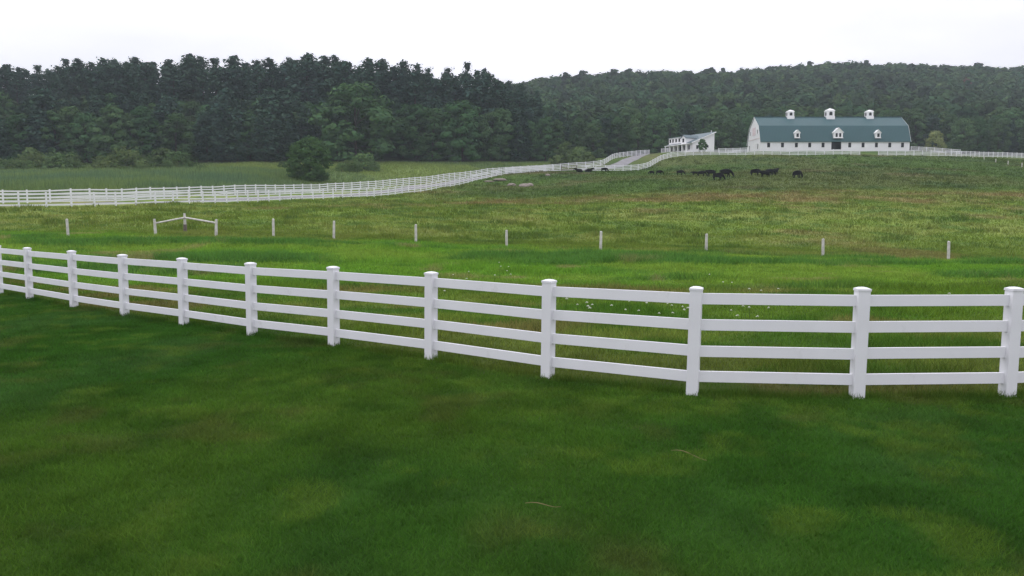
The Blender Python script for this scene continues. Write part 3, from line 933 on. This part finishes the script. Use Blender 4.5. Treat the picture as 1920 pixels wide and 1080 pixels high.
cow_me = {'graze': cow_mesh('graze', 2), 'graze2': cow_mesh('graze', 9), 'stand': cow_mesh('stand', 4), 'walk': cow_mesh('walk', 6), 'lie': lying_mesh()}
herd = [  # px, base py, distance, pose, heading (0 = right), scale, label
    (1088, 322, 200, 'lie', 175, 1.05, 'black cow lying by the lane fence, leftmost of the whole herd'),
    (1102, 322, 200.5, 'lie', 10, 1.05, 'black cow lying by the lane fence, second of the herd from the left'),
    (1133, 322, 200, 'graze', 10, .75, 'small black calf by the lane fence, alone right of the lying pair'),
    (1222, 326, 188, 'graze2', 200, .62, 'tiny black calf just below the bend where the white fence climbs'),
    (1236, 326, 187, 'graze', -5, .72, 'small black calf grazing right beside the tiniest calf'),
    (1275, 327.5, 183, 'graze2', -10, .78, 'black calf grazing alone between the calf pair and the main bunch'),
    (1303, 329, 179, 'walk', 175, .62, 'small black calf at the left tip of the main bunch'),
    (1315, 331.5, 172, 'graze', -15, .80, 'black calf with lowered head, just left of the full-grown bunch'),
    (1333, 333, 169, 'walk', 190, .98, 'black cow facing left, behind the lowest cow of the bunch'),
    (1346, 337, 160, 'graze2', 8, 1.0, 'black cow standing lowest on the slope, in front of its bunch'),
    (1360, 331, 166, 'graze', 4, 1.18, 'large black cow grazing with head to the right, right end of bunch'),
    (1416, 329.5, 168, 'graze', -42, 1.0, 'black cow grazing left of the trio below the barn'),
    (1434, 332, 163, 'walk', 185, .95, 'black cow facing left in the overlapping trio below the barn'),
    (1443, 330.5, 168, 'graze2', 15, .95, 'black cow in the middle of the overlapping trio below the barn'),
    (1453, 329.5, 171, 'stand', 40, .9, 'black cow with raised head, right one of the overlapping trio'),
    (1494, 333, 160, 'graze', -68, 1.05, 'stout black cow standing alone, rightmost of the herd'),
]
for px, py, Y, pose, hd, s_, lab in herd:
    p = on_ground(P(px, py, Y))
    o = link_mesh('cow', cow_me[pose], M['hide'])
    o.location = p - Vector((0, 0, .02)); o.rotation_euler = (0, 0, R(hd)); o.scale = (s_ * 1.1, s_ * 1.12, s_ * 1.1)
    tag(o, lab, 'cow', 'black cattle on the pasture hill')

# ------------------------------------------------------------------ rocks, flowers, stalks
def rock(px, py, Y, sx, sy, sz, seed, lab):
    bm = bmesh.new()
    bmesh.ops.create_icosphere(bm, subdivisions=4, radius=1)
    v = np.array([q.co[:] for q in bm.verts])
    d = 0.72 + 0.5 * fbm(v[:, 0] * 1.3 + seed, v[:, 1] * 1.3 + v[:, 2] * 1.7, 0.9, seed, 4)
    for q, k in zip(bm.verts, d):
        q.co = Vector((q.co.x * k * sx, q.co.y * k * sy, q.co.z * k * sz))
    me = bpy.data.meshes.new('boulder'); bm.to_mesh(me); bm.free()
    o = link_mesh('boulder', me, M['rock'])
    o.location = on_ground(P(px, py, Y)) + Vector((0, 0, sz * .1)); o.rotation_euler = (0, 0, seed)
    tag(o, lab, 'boulder', 'pale rocks on the pasture below the lane')
rock(938, 336, 180, 1.9, 1.4, .45, 1, 'long pale rock right under the lane fence, topmost of the rocks')
rock(916, 338, 178, 1.3, .9, .25, 6, 'low flat pale rock at the left of the rock scatter')
rock(959, 346, 168, 1.1, .9, .42, 2, 'small pale rock left of the biggest rock')
rock(984, 349, 165, 1.2, 1.0, .55, 3, 'pinkish rock, left half of the biggest rock pair')
rock(993, 347, 166, 1.0, .8, .55, 5, 'pinkish rock, right half of the biggest rock pair')
rock(1027, 335, 186, .7, .6, .4, 4, 'smallest pale rock, alone at the right')

rnd = random.Random(21)
hv, hf = [], []
def flower_mesh(seed):
    r = random.Random(seed)
    mb = MB()
    h = r.uniform(.42, .58)
    mb.tube([(0, 0, 0), (r.uniform(-.03, .03), 0, h * .6), (r.uniform(-.05, .05), r.uniform(-.03, .03), h)], [.006, .005, .004], 5)
    top = Vector(mb.v[-1])
    mb.cur = 1
    for k in range(11):
        a_ = k * 2.4; rr = .045 * math.sqrt(k / 11)
        c = top + Vector((math.cos(a_) * rr, math.sin(a_) * rr, .03 - rr * rr * 12))
        mb.add([c + Vector((math.cos(t) * .014, math.sin(t) * .014, r.uniform(-.002, .004))) for t in np.linspace(0, 2 * math.pi, 6, endpoint=False)] + [c - Vector((0, 0, .012))],
               [tuple(range(6))] + [(i, 6, (i + 1) % 6) for i in range(6)])
    o = mb.build('wildflower', None, mats=[M['shrub_plain'], M['petal']])
    return o
M['shrub_plain'] = simple('green_stem', (0.05, 0.09, 0.02), 0.8, 0.2)
protos = [flower_mesh(s_) for s_ in range(3)]
spots = []
for n_, x0, x1, y0, y1 in ((9, 1060, 1300, 556, 578), (16, 1075, 1290, 560, 592), (13, 1350, 1450, 552, 590), (6, 925, 962, 494, 512), (7, 830, 885, 506, 545), (4, 1400, 1470, 541, 556), (3, 1755, 1790, 548, 556), (3, 1330, 1380, 518, 530)):
    for k in range(n_):
        spots.append((rnd.uniform(x0, x1), rnd.uniform(y0, y1)))
for i, (px, py) in enumerate(spots):
    # the head is what shows: step back along the sight line until it stands half a metre above the ground
    u, v = (px - CX) / F_PX, (CY - py) / F_PX
    dz = -ST + v * CT; dy = CT + v * ST
    tt = (0.5 - CAM_H) / dz
    x, y = u * tt, dy * tt
    o = protos[i] if i < 3 else protos[i % 3].copy()
    if i >= 3: col.objects.link(o)
    o.location = (x, y, Hs(x, y)); k = rnd.uniform(.42, .78); o.scale = (k, k, rnd.uniform(.85, 1.1)); o.rotation_euler = (0, 0, rnd.uniform(0, 6))
    tag(o, 'small white wildflower head standing in the meadow behind the near fence', 'wildflower', 'white wildflowers in the meadow')

def stalk(p0, p1, bend, lab):
    a, b_ = flat(*p0), flat(*p1)
    pts = []
    for k in range(7):
        t = k / 6
        q = a.lerp(b_, t) + Vector((0, 1, 0)) * bend * math.sin(t * math.pi)
        pts.append((q.x, q.y, .062 + .02 * math.sin(t * 5)))
    tag(MB().tube(pts, [.002, .003, .004, .004, .003, .002, .002], 6).build('dry_stalk', M['straw']), lab, 'stalk')
stalk((1258, 855), (1325, 871), .02, 'thin pale dry stalk slanting on the lawn, upper one of two')
stalk((985, 956), (1052, 959), -.04, 'thin pale curved dry stalk on the lawn, lower one of two')

# ------------------------------------------------------------------ trees
RG = np.random.default_rng(7)

def quads(c, nrm, size, asp=1.35, rg=RG):
    """leaf-sized four-cornered faces at c facing nrm"""
    N = len(c)
    nrm = nrm / (np.linalg.norm(nrm, axis=1, keepdims=True) + 1e-9)
    t = rg.normal(size=(N, 3)); t -= (t * nrm).sum(1, keepdims=True) * nrm
    t /= np.linalg.norm(t, axis=1, keepdims=True) + 1e-9
    b_ = np.cross(nrm, t)
    s = (size * rg.uniform(.65, 1.35, N))[:, None]
    h = s * 0.5
    V = np.empty((N, 4, 3))
    V[:, 0] = c - t * h * asp; V[:, 1] = c + b_ * h * .8; V[:, 2] = c + t * h * asp; V[:, 3] = c - b_ * h * .8
    return V

def leaf_tint(N, lo=.75, hi=1.25, rg=RG):
    k = rg.uniform(lo, hi, N)
    y = rg.uniform(-.08, .12, N)
    return np.repeat(np.stack([k * (1 + y), k, k * (1 - y)], 1), 4, axis=0)

def broad_crown(seed, h, w, nclump=46, nleaf=70, leaf=.5, low=.12, shape='oval', cl_r=.17):
    rg = np.random.default_rng(seed)
    cs, rs = [], []
    lob = rg.uniform(0, 6.28, 3)
    for i in range(nclump):
        t = (i + rg.uniform(0, 1)) / nclump
        z = low + (1 - low) * t
        prof = {'oval': math.sin(math.pi * min(1, .18 + .80 * t)) ** .75, 'round': math.sqrt(max(0, 1 - (2 * t - .92) ** 2 / 1.2)), 'dome': math.sqrt(max(.02, 1 - t ** 2.2)), 'spire': (1 - t) ** .75 * .95 + .08}[shape]
        th = i * 2.39996 + rg.uniform(-.5, .5)
        k = 1 + .20 * math.sin(2 * th + lob[0]) + .14 * math.sin(3 * th + lob[1] + 4 * t)
        rr = w / 2 * prof * k * math.sqrt(rg.uniform(.35, 1.0))
        cs.append((rr * math.cos(th), rr * math.sin(th), z * h * .96))
        rs.append(w * cl_r * rg.uniform(.7, 1.25))
    cs = np.array(cs); rs = np.array(rs)
    idx = np.repeat(np.arange(nclump), nleaf)
    d = rg.normal(size=(len(idx), 3)); d /= np.linalg.norm(d, axis=1, keepdims=True)
    d[:, 2] = np.where(d[:, 2] < -.3, d[:, 2] * .5, d[:, 2])
    rad = rs[idx] * rg.uniform(.35, 1.06, len(idx)) ** .45
    c = cs[idx] + d * rad[:, None] * np.array([1, 1, .72])
    c[:, 2] = np.maximum(c[:, 2], .25)
    ax = np.array([0, 0, h * .5])
    nrm = d * 1.1 + (c - ax) / w * .5 + np.array([0, 0, .35]) + rg.normal(size=c.shape) * .28
    ct = rg.uniform(.8, 1.2, nclump)
    tn = leaf_tint(len(idx), .88, 1.12, rg) * np.repeat(ct[idx], 4)[:, None]
    return quads(c, nrm, leaf, 1.3, rg).reshape(-1, 3), tn, cs

def trunk_mb(h, r, tips, seed):
    rg = random.Random(seed)
    mb = MB()
    top = h * .72
    pts = [(0, 0, -.5)] + [(rg.uniform(-.1, .1) * k / 5 * r * 3, rg.uniform(-.1, .1) * k / 5 * r * 3, top * k / 5) for k in range(6)]
    mb.tube(pts, [r * 1.35, r * 1.2] + [r * (1 - .16 * k) for k in range(1, 6)], 8)
    for t in tips:
        z0 = max(h * .12, min(top * .9, t[2] * .62))
        mid = (t[0] * .45, t[1] * .45, z0 * .5 + t[2] * .45)
        mb.tube([(0, 0, z0), mid, tuple(t)], [r * .42, r * .26, r * .08], 5)
    return mb

def make_broad(name, seed, h, w, mat, shape='oval', nclump=46, nleaf=70, leaf=.5, low=.12, cl_r=.17):
    V, tn, cs = broad_crown(seed, h, w, nclump, nleaf, leaf, low, shape, cl_r)
    root = empty(name)
    link_mesh('crown', np_mesh('crown', V, 4, tn), mat, root)
    trunk_mb(h, max(.06, h * .017), cs[::max(1, nclump // 9)], seed).build('trunk', M['bark'], root)
    return root

def make_pine(seed, h, w, bare=.2, ragged=.35, dens=1.0):
    """white pine: level whorls of limbs carrying flat tufts, uneven at the top"""
    rg = np.random.default_rng(seed)
    root = empty('pine_tree')
    cc, nn = [], []
    tb = MB()
    tb.tube([(0, 0, -.5), (0, 0, h * .3), (rg.uniform(-.2, .2), 0, h * .65), (rg.uniform(-.2, .2), 0, h * .97)], [h * .018, h * .014, h * .009, h * .002], 7)
    z = h * bare
    while z < h * .985:
        t = (z - h * bare) / (h * (1 - bare))
        ln = w / 2 * (1 - t ** 1.75) ** .78 * (.6 + .4 * min(1, t / .2)) + .3
        nb = int(rg.integers(4, 7))
        a0 = rg.uniform(0, 6.28)
        for k in range(nb):
            if rg.uniform() < ragged * .5: continue
            a_ = a0 + k * 6.28 / nb + rg.uniform(-.35, .35)
            l = ln * rg.uniform(1 - ragged, 1.18)
            up = .10 + .75 * t ** 4
            tip = (math.cos(a_) * l, math.sin(a_) * l, z + l * up)
            if l > 1.2: tb.tube([(0, 0, z), tip], [h * .0045, h * .0012], 4)
            nt_ = max(2, int(l / .62))
            for j in range(nt_):
                s_ = .28 + .76 * (j + rg.uniform(0, .8)) / nt_
                c = np.array([math.cos(a_) * l * s_, math.sin(a_) * l * s_, z + l * s_ * up])
                m_ = int(11 * dens)
                off = rg.normal(size=(m_, 3)) * np.array([.55, .55, .26])
                cc.append(c + off)
                nn.append(rg.normal(size=(m_, 3)) * .45 + np.array([math.cos(a_) * .3, math.sin(a_) * .3, .9]))
        z += h * rg.uniform(.032, .062)
    c = np.concatenate(cc); nrm = np.concatenate(nn)
    top = np.stack([rg.normal(size=40) * .25, rg.normal(size=40) * .25, h * rg.uniform(.93, 1.0, 40)], 1)
    c = np.concatenate([c, top]); nrm = np.concatenate([nrm, rg.normal(size=(40, 3)) + [0, 0, .4]])
    link_mesh('crown', np_mesh('crown', quads(c, nrm, .68, 1.4, rg).reshape(-1, 3), 4, leaf_tint(len(c), .88, 1.12, rg)), M['needle'], root)
    tb.build('trunk', M['bark'], root)
    return root

PH = {}
def protoset(key, makers):
    PH[key] = [(mk(), h) for mk, h in makers]

protoset('broad', [(lambda s=s, h=h, w_=w_, sh=sh: make_broad('broadleaf_tree', s, h, w_, M['leaf'], sh, 34, 120, .58, .05, .19), h)
                   for s, h, w_, sh in ((1, 15, 9.5, 'oval'), (2, 15, 8.5, 'round'), (3, 15, 8, 'dome'), (4, 15, 10.5, 'round'), (5, 15, 7.2, 'oval'), (6, 15, 9, 'dome'))])
protoset('pine', [(lambda s=s, w_=w_, b_=b_, rg_=rg_: make_pine(s, 22, w_, b_, rg_), 22) for s, w_, b_, rg_ in ((11, 10.5, .2, .2), (12, 8.8, .25, .3), (13, 11.5, .2, .22), (14, 8.0, .25, .35), (15, 9.6, .2, .25), (16, 6.4, .3, .6))])
protoset('hemlock', [(lambda s=s, w_=w_: make_pine(s, 15, w_, .03, .2, 1.25), 15) for s, w_ in ((21, 7.5), (22, 6.4), (23, 8.2))])
protoset('shrub', [(lambda s=s, w_=w_, sh=sh: make_broad('shrub', s, 3, w_, M['shrub'], sh, 22, 60, .27, .06, .2), 3) for s, w_, sh in ((31, 4.2, 'dome'), (32, 3.6, 'round'), (33, 5.2, 'dome'), (34, 3.0, 'oval'))])
used = {k: set() for k in PH}
trnd = random.Random(99)
count = [0]

def plant(kind, x, y, h, label, cat, group, wf=1.0, which=None):
    i = trnd.randrange(len(PH[kind])) if which is None else which
    root, ph = PH[kind][i]
    if i in used[kind]:
        root = copy_tree(root)
    used[kind].add(i)
    s_ = h / ph
    root.location = (x, y, Hs(x, y) - .1)
    root.rotation_euler = (R(trnd.uniform(-2, 2)), R(trnd.uniform(-2, 2)), trnd.uniform(0, 6.28))
    k = wf * trnd.uniform(.88, 1.14)
    root.scale = (s_ * k, s_ * k, s_)
    tag(root, label, cat, group)
    count[0] += 1
    return root

def at(px, Y):
    return P(px, 290, Y).x

def edgeY(px):
    return float(np.interp(P(px, 300, 230).x / 230, edge[:, 0], edge[:, 1]))

# skyline of the left hill, as the height wanted at each place
peaks = [(-180, 150), (-140, 142), (-95, 138), (-55, 130), (-18, 124), (20, 121), (40, 125), (75, 123), (97, 132), (118, 123), (135, 112), (160, 112), (183, 117), (198, 108), (225, 113), (245, 117), (264, 108), (288, 116), (322, 111),
         (345, 121), (363, 102), (386, 107), (412, 110), (440, 107), (468, 119), (489, 113), (508, 112), (545, 109), (563, 114), (581, 103), (612, 106), (632, 104), (652, 116), (690, 112), (720, 113), (755, 117), (783, 121), (808, 127), (838, 127),
         (876, 118), (893, 134), (913, 131), (932, 146), (952, 151), (978, 160), (1005, 172)]
sky_px, sky_py = [p[0] for p in peaks], [p[1] for p in peaks]
def want_h(px, Y, py):
    x = at(px, Y)
    return P(px, py, Y).z - Hs(x, Y)

def crest(q, Y, top, wf):
    plant('pine', at(q, Y), Y, max(11, min(31, want_h(q, Y, top))), 'tall dark pine crowded on the crest of the left wooded hill', 'pine tree', 'pines on the crest of the left hill', wf=wf)
for q, top in peaks:                               # crest pines that make the skyline
    crest(q, 284 + trnd.uniform(-10, 10), top, trnd.uniform(.85, 1.15) if q < 780 else trnd.uniform(.6, .8))
px = -190.0
while px < 1010:                                   # the ones between and in front
    top = np.interp(px, sky_px, sky_py)
    crest(px, 266 + trnd.uniform(-7, 7), top + trnd.uniform(5, 24), trnd.uniform(.95, 1.2))
    px += trnd.uniform(16, 23)
px = -190.0
while px < 1000:                                   # middle slope, mixed
    Y = edgeY(px) + trnd.uniform(16, 26)
    h = want_h(px, Y, trnd.uniform(168, 200) + (18 if px > 880 else 0))
    kd = trnd.choice(['broad', 'broad', 'pine', 'hemlock'])
    plant(kd, at(px, Y), Y, max(9, min(22, h)), {'broad': 'dark green leafy tree massed half-way up the left wooded slope', 'pine': 'dark pine standing half-way up the left wooded slope', 'hemlock': 'dense dark hemlock half-way up the left wooded slope'}[kd],
          'tree', 'trees half-way up the left slope', wf=1.0)
    px += trnd.uniform(18, 25)
px = -190.0
while px < 1000:                                   # front row at the field's edge
    Y = edgeY(px) + 6 + trnd.uniform(-2, 5)
    if not (600 < px < 740 or 830 < px < 905):
        tp = trnd.uniform(196, 232)
        kd = 'hemlock' if trnd.random() < (.55 if 300 < px < 620 else .2) else 'broad'
        plant(kd, at(px, Y), Y, max(7, want_h(px, Y, tp)), {'broad': 'leafy green tree in the front row of the left wood', 'hemlock': 'dark layered hemlock in the front row of the left wood'}[kd],
              'tree', 'front row of the left wood', wf=1.1)
    px += trnd.uniform(24, 33)
for px, Yo, tp, wf, wh, lab in ((668, -4, 157, 1.3, 3, 'huge round-crowned leafy tree in front of the wood, tallest of the front row'),
                                (700, 1, 205, 1.1, 0, 'leafy tree merging into the right flank of the huge round tree'),
                                (632, 1, 205, 1.1, 1, 'leafy tree merging into the left flank of the huge round tree'),
                                (868, -3, 189, 1.35, 1, 'broad light-topped leafy tree right of the huge round tree'),
                                (845, 2, 225, 1.2, 2, 'low leafy tree under the left side of the light-topped tree')):
    Y = edgeY(px) + 5 + Yo
    plant('broad', at(px, Y), Y, want_h(px, Y, tp), lab, 'tree', None, wf, wh)
# the wood behind the lane's end, house and barn
px = 960.0
while px < 2060:
    for k in range(3):
        Y = edgeY(px) + 7 + k * 19 + trnd.uniform(-4, 5)
        q = px + trnd.uniform(-8, 8)
        kd = trnd.choice(['broad', 'broad', 'broad', 'hemlock']) if k < 2 else 'broad'
        h = trnd.uniform(11, 16) * (1.0 if q < 1400 or k else .9)
        if 1700 < q < 1800 and k == 0: continue
        plant(kd, at(q, Y), Y, h, {'broad': 'green leafy tree at the foot of the right wooded hill', 'hemlock': 'dark conifer at the foot of the right wooded hill'}[kd], 'tree', 'trees at the foot of the right hill', wf=1.0)
    px += trnd.uniform(26, 34)
print('trees', count[0])
# single trees
V = (575, 164)
x = at(580, 163)
lone = make_broad('broadleaf_tree', 71, 8.7, 7.2, M['dark_leaf'], 'round', 80, 140, .32, .0, .17)
lone.location = (x, 163, Hs(x, 163) - .15)
tag(lone, 'dense round dark green tree standing alone behind the lane fences', 'tree')
wl = make_broad('willow_tree', 72, 7.6, 7.0, M['leaf_pale'], 'dome', 40, 70, .36, .02, .17)
x = at(1752, 262); wl.location = (x, 262, Hs(x, 262) - .2)
tag(wl, 'pale yellow-green willow-like tree right of the barn', 'tree')
sm = make_broad('young_tree', 73, 3.6, 2.2, M['leaf'], 'oval', 26, 130, .28, .2, .2)
x = at(1316, 233); sm.location = (x, 233, Hs(x, 233) - .1); sm.scale = (.92, .92, 1.18)
tag(sm, 'small young tree standing against the white gable of the house', 'tree')
rd = make_broad('red_tree', 74, 11, 9, M['red_leaf'], 'round', 36, 60, .7, .1, .18)
x = at(1808, 470); rd.location = (x, 470, Hs(x, 470) + 4.5)
tag(rd, 'dull red-leaved tree high on the right wooded hill', 'tree')
# shrubs
for px, Y, h, lab in ((655, 190, 2.6, None), (682, 194, 3.9, None), (700, 192, 2.4, None), (640, 186, 2.0, None), (664, 186, 2.2, None), (528, 200, 1.8, None)):
    plant('shrub', at(px, Y), Y, h, 'dark shrub clustered beside the lone round tree', 'shrub', 'shrubs beside the lone tree')
for px, Y, tp, w_, sh, sd, lab in ((1061, 233, 266, 5.4, 'oval', 91, 'upright green bush, tallest of the clump behind the gate'), (1084, 230, 277, 6.8, 'dome', 92, 'wide rounded green bush right of the upright bush behind the gate'),
                                   (1104, 229, 291, 4.2, 'dome', 93, 'low green bush at the right end of the clump behind the gate'), (1046, 231, 291, 4.0, 'round', 94, 'low green bush at the left end of the clump behind the gate')):
    o = make_broad('bush', sd, want_h(px, Y, tp), w_, M['shrub'], sh, 30, 90, .34, .03, .19)
    o.location = (at(px, Y), Y, Hs(at(px, Y), Y) - .1)
    tag(o, lab, 'bush', 'bushes behind the gate')
for k in range(26):
    px = trnd.uniform(-60, 350); Y = 186 + trnd.uniform(-14, 14) + px * .02
    plant('shrub', at(px, Y), Y, trnd.uniform(2.2, 5.4), 'leafy shrub in the thicket between reeds and left wood', 'shrub', 'thicket at the foot of the left wood')
for px, Y, h in ((265, 172, 2.4), (310, 174, 2.2), (378, 173, 1.7), (235, 170, 1.8)):
    plant('shrub', at(px, Y), Y, h, 'low rounded shrub standing clear in the reeds', 'shrub', 'low shrubs in the reeds')
# unused prototypes out of the way
for k in PH:
    for i, (r_, _) in enumerate(PH[k]):
        if i not in used[k]:
            for c in list(r_.children): bpy.data.objects.remove(c)
            bpy.data.objects.remove(r_)

# the far wood that reads as one mass
def far_wood():
    rg = np.random.default_rng(55)
    prot = []
    for s_, sh, w_ in ((81, 'round', 10), (82, 'oval', 8.5), (83, 'dome', 11), (84, 'round', 8), (85, 'spire', 6)):
        V, tn, _ = broad_crown(s_, 13, w_, 22, 15, 1.5, .2, sh, .2)
        prot.append((V, tn))
    Vs, Ts = [], []
    yy = 316.0
    N = 0
    while yy < 640:
        st = 6.6 + (yy - 300) * .004
        xs = np.arange(-.06 * yy if yy < 345 else -.17 * yy, .80 * yy, st)
        for x in xs:
            X = x + rg.uniform(-2.4, 2.4); Y = yy + rg.uniform(-2.4, 2.4)
            if Hs(X, Y) < Hs(X, Y - 30) - 6: continue
            i = int(rg.integers(0, 5))
            if i == 4 and rg.uniform() < .5: i = 0
            V, tn = prot[i]
            a_ = rg.uniform(0, 6.28); s_ = rg.uniform(.75, 1.22) * (1.15 if i == 4 else 1); ws = s_ * rg.uniform(.9, 1.2)
            ca, sa = math.cos(a_), math.sin(a_)
            W = np.stack([(V[:, 0] * ca - V[:, 1] * sa) * ws + X, (V[:, 0] * sa + V[:, 1] * ca) * ws + Y, V[:, 2] * s_ + Hs(X, Y)], 1)
            v = rg.uniform(.6, 1.4); hu = rg.uniform(0, 1)
            base = np.array([.031, .070, .034]) * (1 - hu) + np.array([.056, .094, .036]) * hu
            if i == 4: base = np.array([.034, .056, .032])
            Vs.append(W); Ts.append(tn * base * v)
            N += 1
        yy += st * .95
    print('far trees', N)
    me = np_mesh('forest', np.concatenate(Vs), 4, np.concatenate(Ts))
    tag(link_mesh('forest', me, M['far_leaf']), kind='stuff')
    # fill behind the front rows of the left wood
    Vs, Ts = [], []
    for k in range(260):
        px = rg.uniform(-260, 1000); Y = edgeY(px) + rg.uniform(10, 46)
        V, tn = prot[int(rg.integers(0, 4))]
        X = at(px, Y); s_ = rg.uniform(.7, .95)
        Vs.append(V * s_ * 1.05 + np.array([X, Y, Hs(X, Y)])); Ts.append(tn * np.array([.040, .066, .030]) * rg.uniform(.8, 1.2))
    me = np_mesh('woodland', np.concatenate(Vs), 4, np.concatenate(Ts))
    tag(link_mesh('woodland', me, M['far_leaf']), kind='stuff')
far_wood()

# ------------------------------------------------------------------ grass: real blades, thinner on the ground with distance
def blades(x, y, h, wd, colr, lean=.5, rg=RG):
    N = len(x)
    z = H(x, y)
    a_ = rg.uniform(0, 2 * np.pi, N)
    hx, hy = np.cos(a_) * wd * .5, np.sin(a_) * wd * .5
    l = h * lean * rg.uniform(.1, 1.2, N); b_ = rg.uniform(0, 2 * np.pi, N)
    lx, ly = np.cos(b_) * l, np.sin(b_) * l
    V = np.empty((N, 3, 3))
    V[:, 0] = np.stack([x - hx, y - hy, z - .01], 1)
    V[:, 1] = np.stack([x + hx, y + hy, z - .01], 1)
    V[:, 2] = np.stack([x + lx, y + ly, z + h], 1)
    tip = colr * 1.0
    T = np.repeat(colr, 3, axis=0)
    return V.reshape(-1, 3), T

def scatter(n_, d0, d1, p, half=.78, rg=RG):
    """points in a fan of ground from d0 to d1 with density falling as distance**-p"""
    u = rg.uniform(0, 1, n_)
    e = 2 - p
    if abs(e) < 1e-6: d = d0 * (d1 / d0) ** u
    else: d = (d0 ** e + (d1 ** e - d0 ** e) * u) ** (1 / e)
    x = rg.uniform(-1, 1, n_) * (half * d + 2)
    return x, d

def near_y(x):
    return np.interp(x, nearw[:, 0], nearw[:, 1])

def tints(x, y, rg=RG, lo=.75, hi=1.3):
    c = grass_colour(x, y)
    k = rg.uniform(lo, hi, len(x))
    yl = rg.uniform(-.06, .10, len(x))
    return c * np.stack([k * (1 + yl), k, k * (1 - yl)], 1)

x, y = scatter(1750000, 3.2, 27, 1.2, 1.15)
k = y < near_y(x) + .15
x, y = x[k], y[k]
tuft = fbm(x, y, .45, 5, 3)
hh = .018 + .040 * tuft + RG.uniform(0, .014, len(x))
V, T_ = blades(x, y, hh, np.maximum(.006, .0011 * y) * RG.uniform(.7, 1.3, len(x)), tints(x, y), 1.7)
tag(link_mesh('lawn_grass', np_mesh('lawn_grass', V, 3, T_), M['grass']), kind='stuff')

# untrimmed tufts along the foot of the near fence
seg = RG.integers(0, len(nearw) - 1, 26000)
tt_ = RG.uniform(0, 1, 26000)
x = nearw[seg, 0] * (1 - tt_) + nearw[seg + 1, 0] * tt_ + RG.normal(0, .07, 26000)
y = nearw[seg, 1] * (1 - tt_) + nearw[seg + 1, 1] * tt_ + RG.normal(0, .09, 26000)
k = (y < 30) & (fbm(x, y, .5, 70, 3) > .36)
x, y = x[k], y[k]
hh = RG.uniform(.05, .13, len(x)) * (.6 + .8 * fbm(x, y, .4, 71, 2))
V, T_ = blades(x, y, hh, np.maximum(.006, .0011 * y), tints(x, y) * .9, .7)
tag(link_mesh('fence_grass', np_mesh('fence_grass', V, 3, T_), M['grass']), kind='stuff')

x, y = scatter(560000, 9.5, 56, 1.0)
k = y > near_y(x) + .05
x, y = x[k], y[k]
big = smooth(fbm(x, y, 2.6, 15, 3), .45, .75)
hh = .05 + .15 * big * RG.uniform(.5, 1.2, len(x)) + RG.uniform(0, .04, len(x)) + .10 * smooth(y, 30, 42)
weed = smooth(fbm(x * .38, y, 2.4, 53, 5), .52, .68) * smooth(y, 24, 29) * (1 - smooth(y, 47, 51))
hh += .30 * weed * RG.uniform(.5, 1.1, len(x))
hh *= .45 + .55 * smooth(y - near_y(x), .0, 1.6)
V, T_ = blades(x, y, hh, np.maximum(.007, .0012 * y) * RG.uniform(.7, 1.3, len(x)), tints(x, y), 1.0)
tag(link_mesh('meadow_grass', np_mesh('meadow_grass', V, 3, T_), M['grass']), kind='stuff')

x, y = scatter(420000, 54, 228, 1.25, .75)
az = x / y
lim = np.where(az < .2, np.interp(az, f1w[:, 0], f1w[:, 1]) - .4, np.interp(az, f1w[:, 0], f1w[:, 1]) - .8)
k = y < lim
x, y = x[k], y[k]
tf = smooth(fbm(x, y, 1.7, 19, 3), .55, .78)
hh = .10 + .10 * RG.uniform(0, 1, len(x)) + .32 * tf
V, T_ = blades(x, y, hh, .0011 * y * RG.uniform(.7, 1.3, len(x)), tints(x, y, RG, .86, 1.16) * (1 - .22 * tf)[:, None], .8)
tag(link_mesh('pasture_grass', np_mesh('pasture_grass', V, 3, T_), M['grass']), kind='stuff')

# reeds and rough grass beyond the lane
x, y = scatter(330000, 92, 262, 1.0, .75)
az = x / y
k = (y > np.interp(az, f2w[:, 0], f2w[:, 1]) + 1.2) & (y < np.interp(az, edge[:, 0], edge[:, 1]) + 3) & (az < .15)
x, y = x[k], y[k]; az = az[k]
rd_ = smooth(y + (fbm(x, y, 12, 44) - .5) * 16, 118, 126) * (1 - smooth(az, -.36, -.22))
rd_ *= (1 - smooth(y, 172, 184))
hh = .25 + .25 * RG.uniform(0, 1, len(x)) + 1.35 * rd_ * RG.uniform(.7, 1.1, len(x))
c = tints(x, y)
rv = smooth(fbm(x, y, 9, 48), .4, .62)[:, None]
c = c * (1 - rd_[:, None]) + (np.array([.108, .178, .092]) * (1 - rv) + rv * np.array([.150, .220, .080])) * RG.uniform(.75, 1.3, len(x))[:, None] * rd_[:, None]
V, T_ = blades(x, y, hh, .0012 * y * RG.uniform(.6, 1.2, len(x)), c, .3)
tag(link_mesh('reeds', np_mesh('reeds', V, 3, T_), M['grass']), kind='stuff')

# ------------------------------------------------------------------ summer haze
HAZE = 0.00023
mb = MB()
mb.box((0, 405, 70), (2000, 950, 160))
hz_o = mb.build('haze', None)
hm = bpy.data.materials.new('haze')
hm.use_nodes = True
ht = hm.node_tree
ht.nodes.clear()
ho = ht.nodes.new('ShaderNodeOutputMaterial')
pv = ht.nodes.new('ShaderNodeVolumePrincipled')
pv.inputs['Color'].default_value = (0.80, 0.88, 1.0, 1)
pv.inputs['Density'].default_value = HAZE
pv.inputs['Anisotropy'].default_value = 0.2
ht.links.new(pv.outputs[0], ho.inputs['Volume'])
hz_o.data.materials.append(hm)
tag(hz_o, kind='stuff')
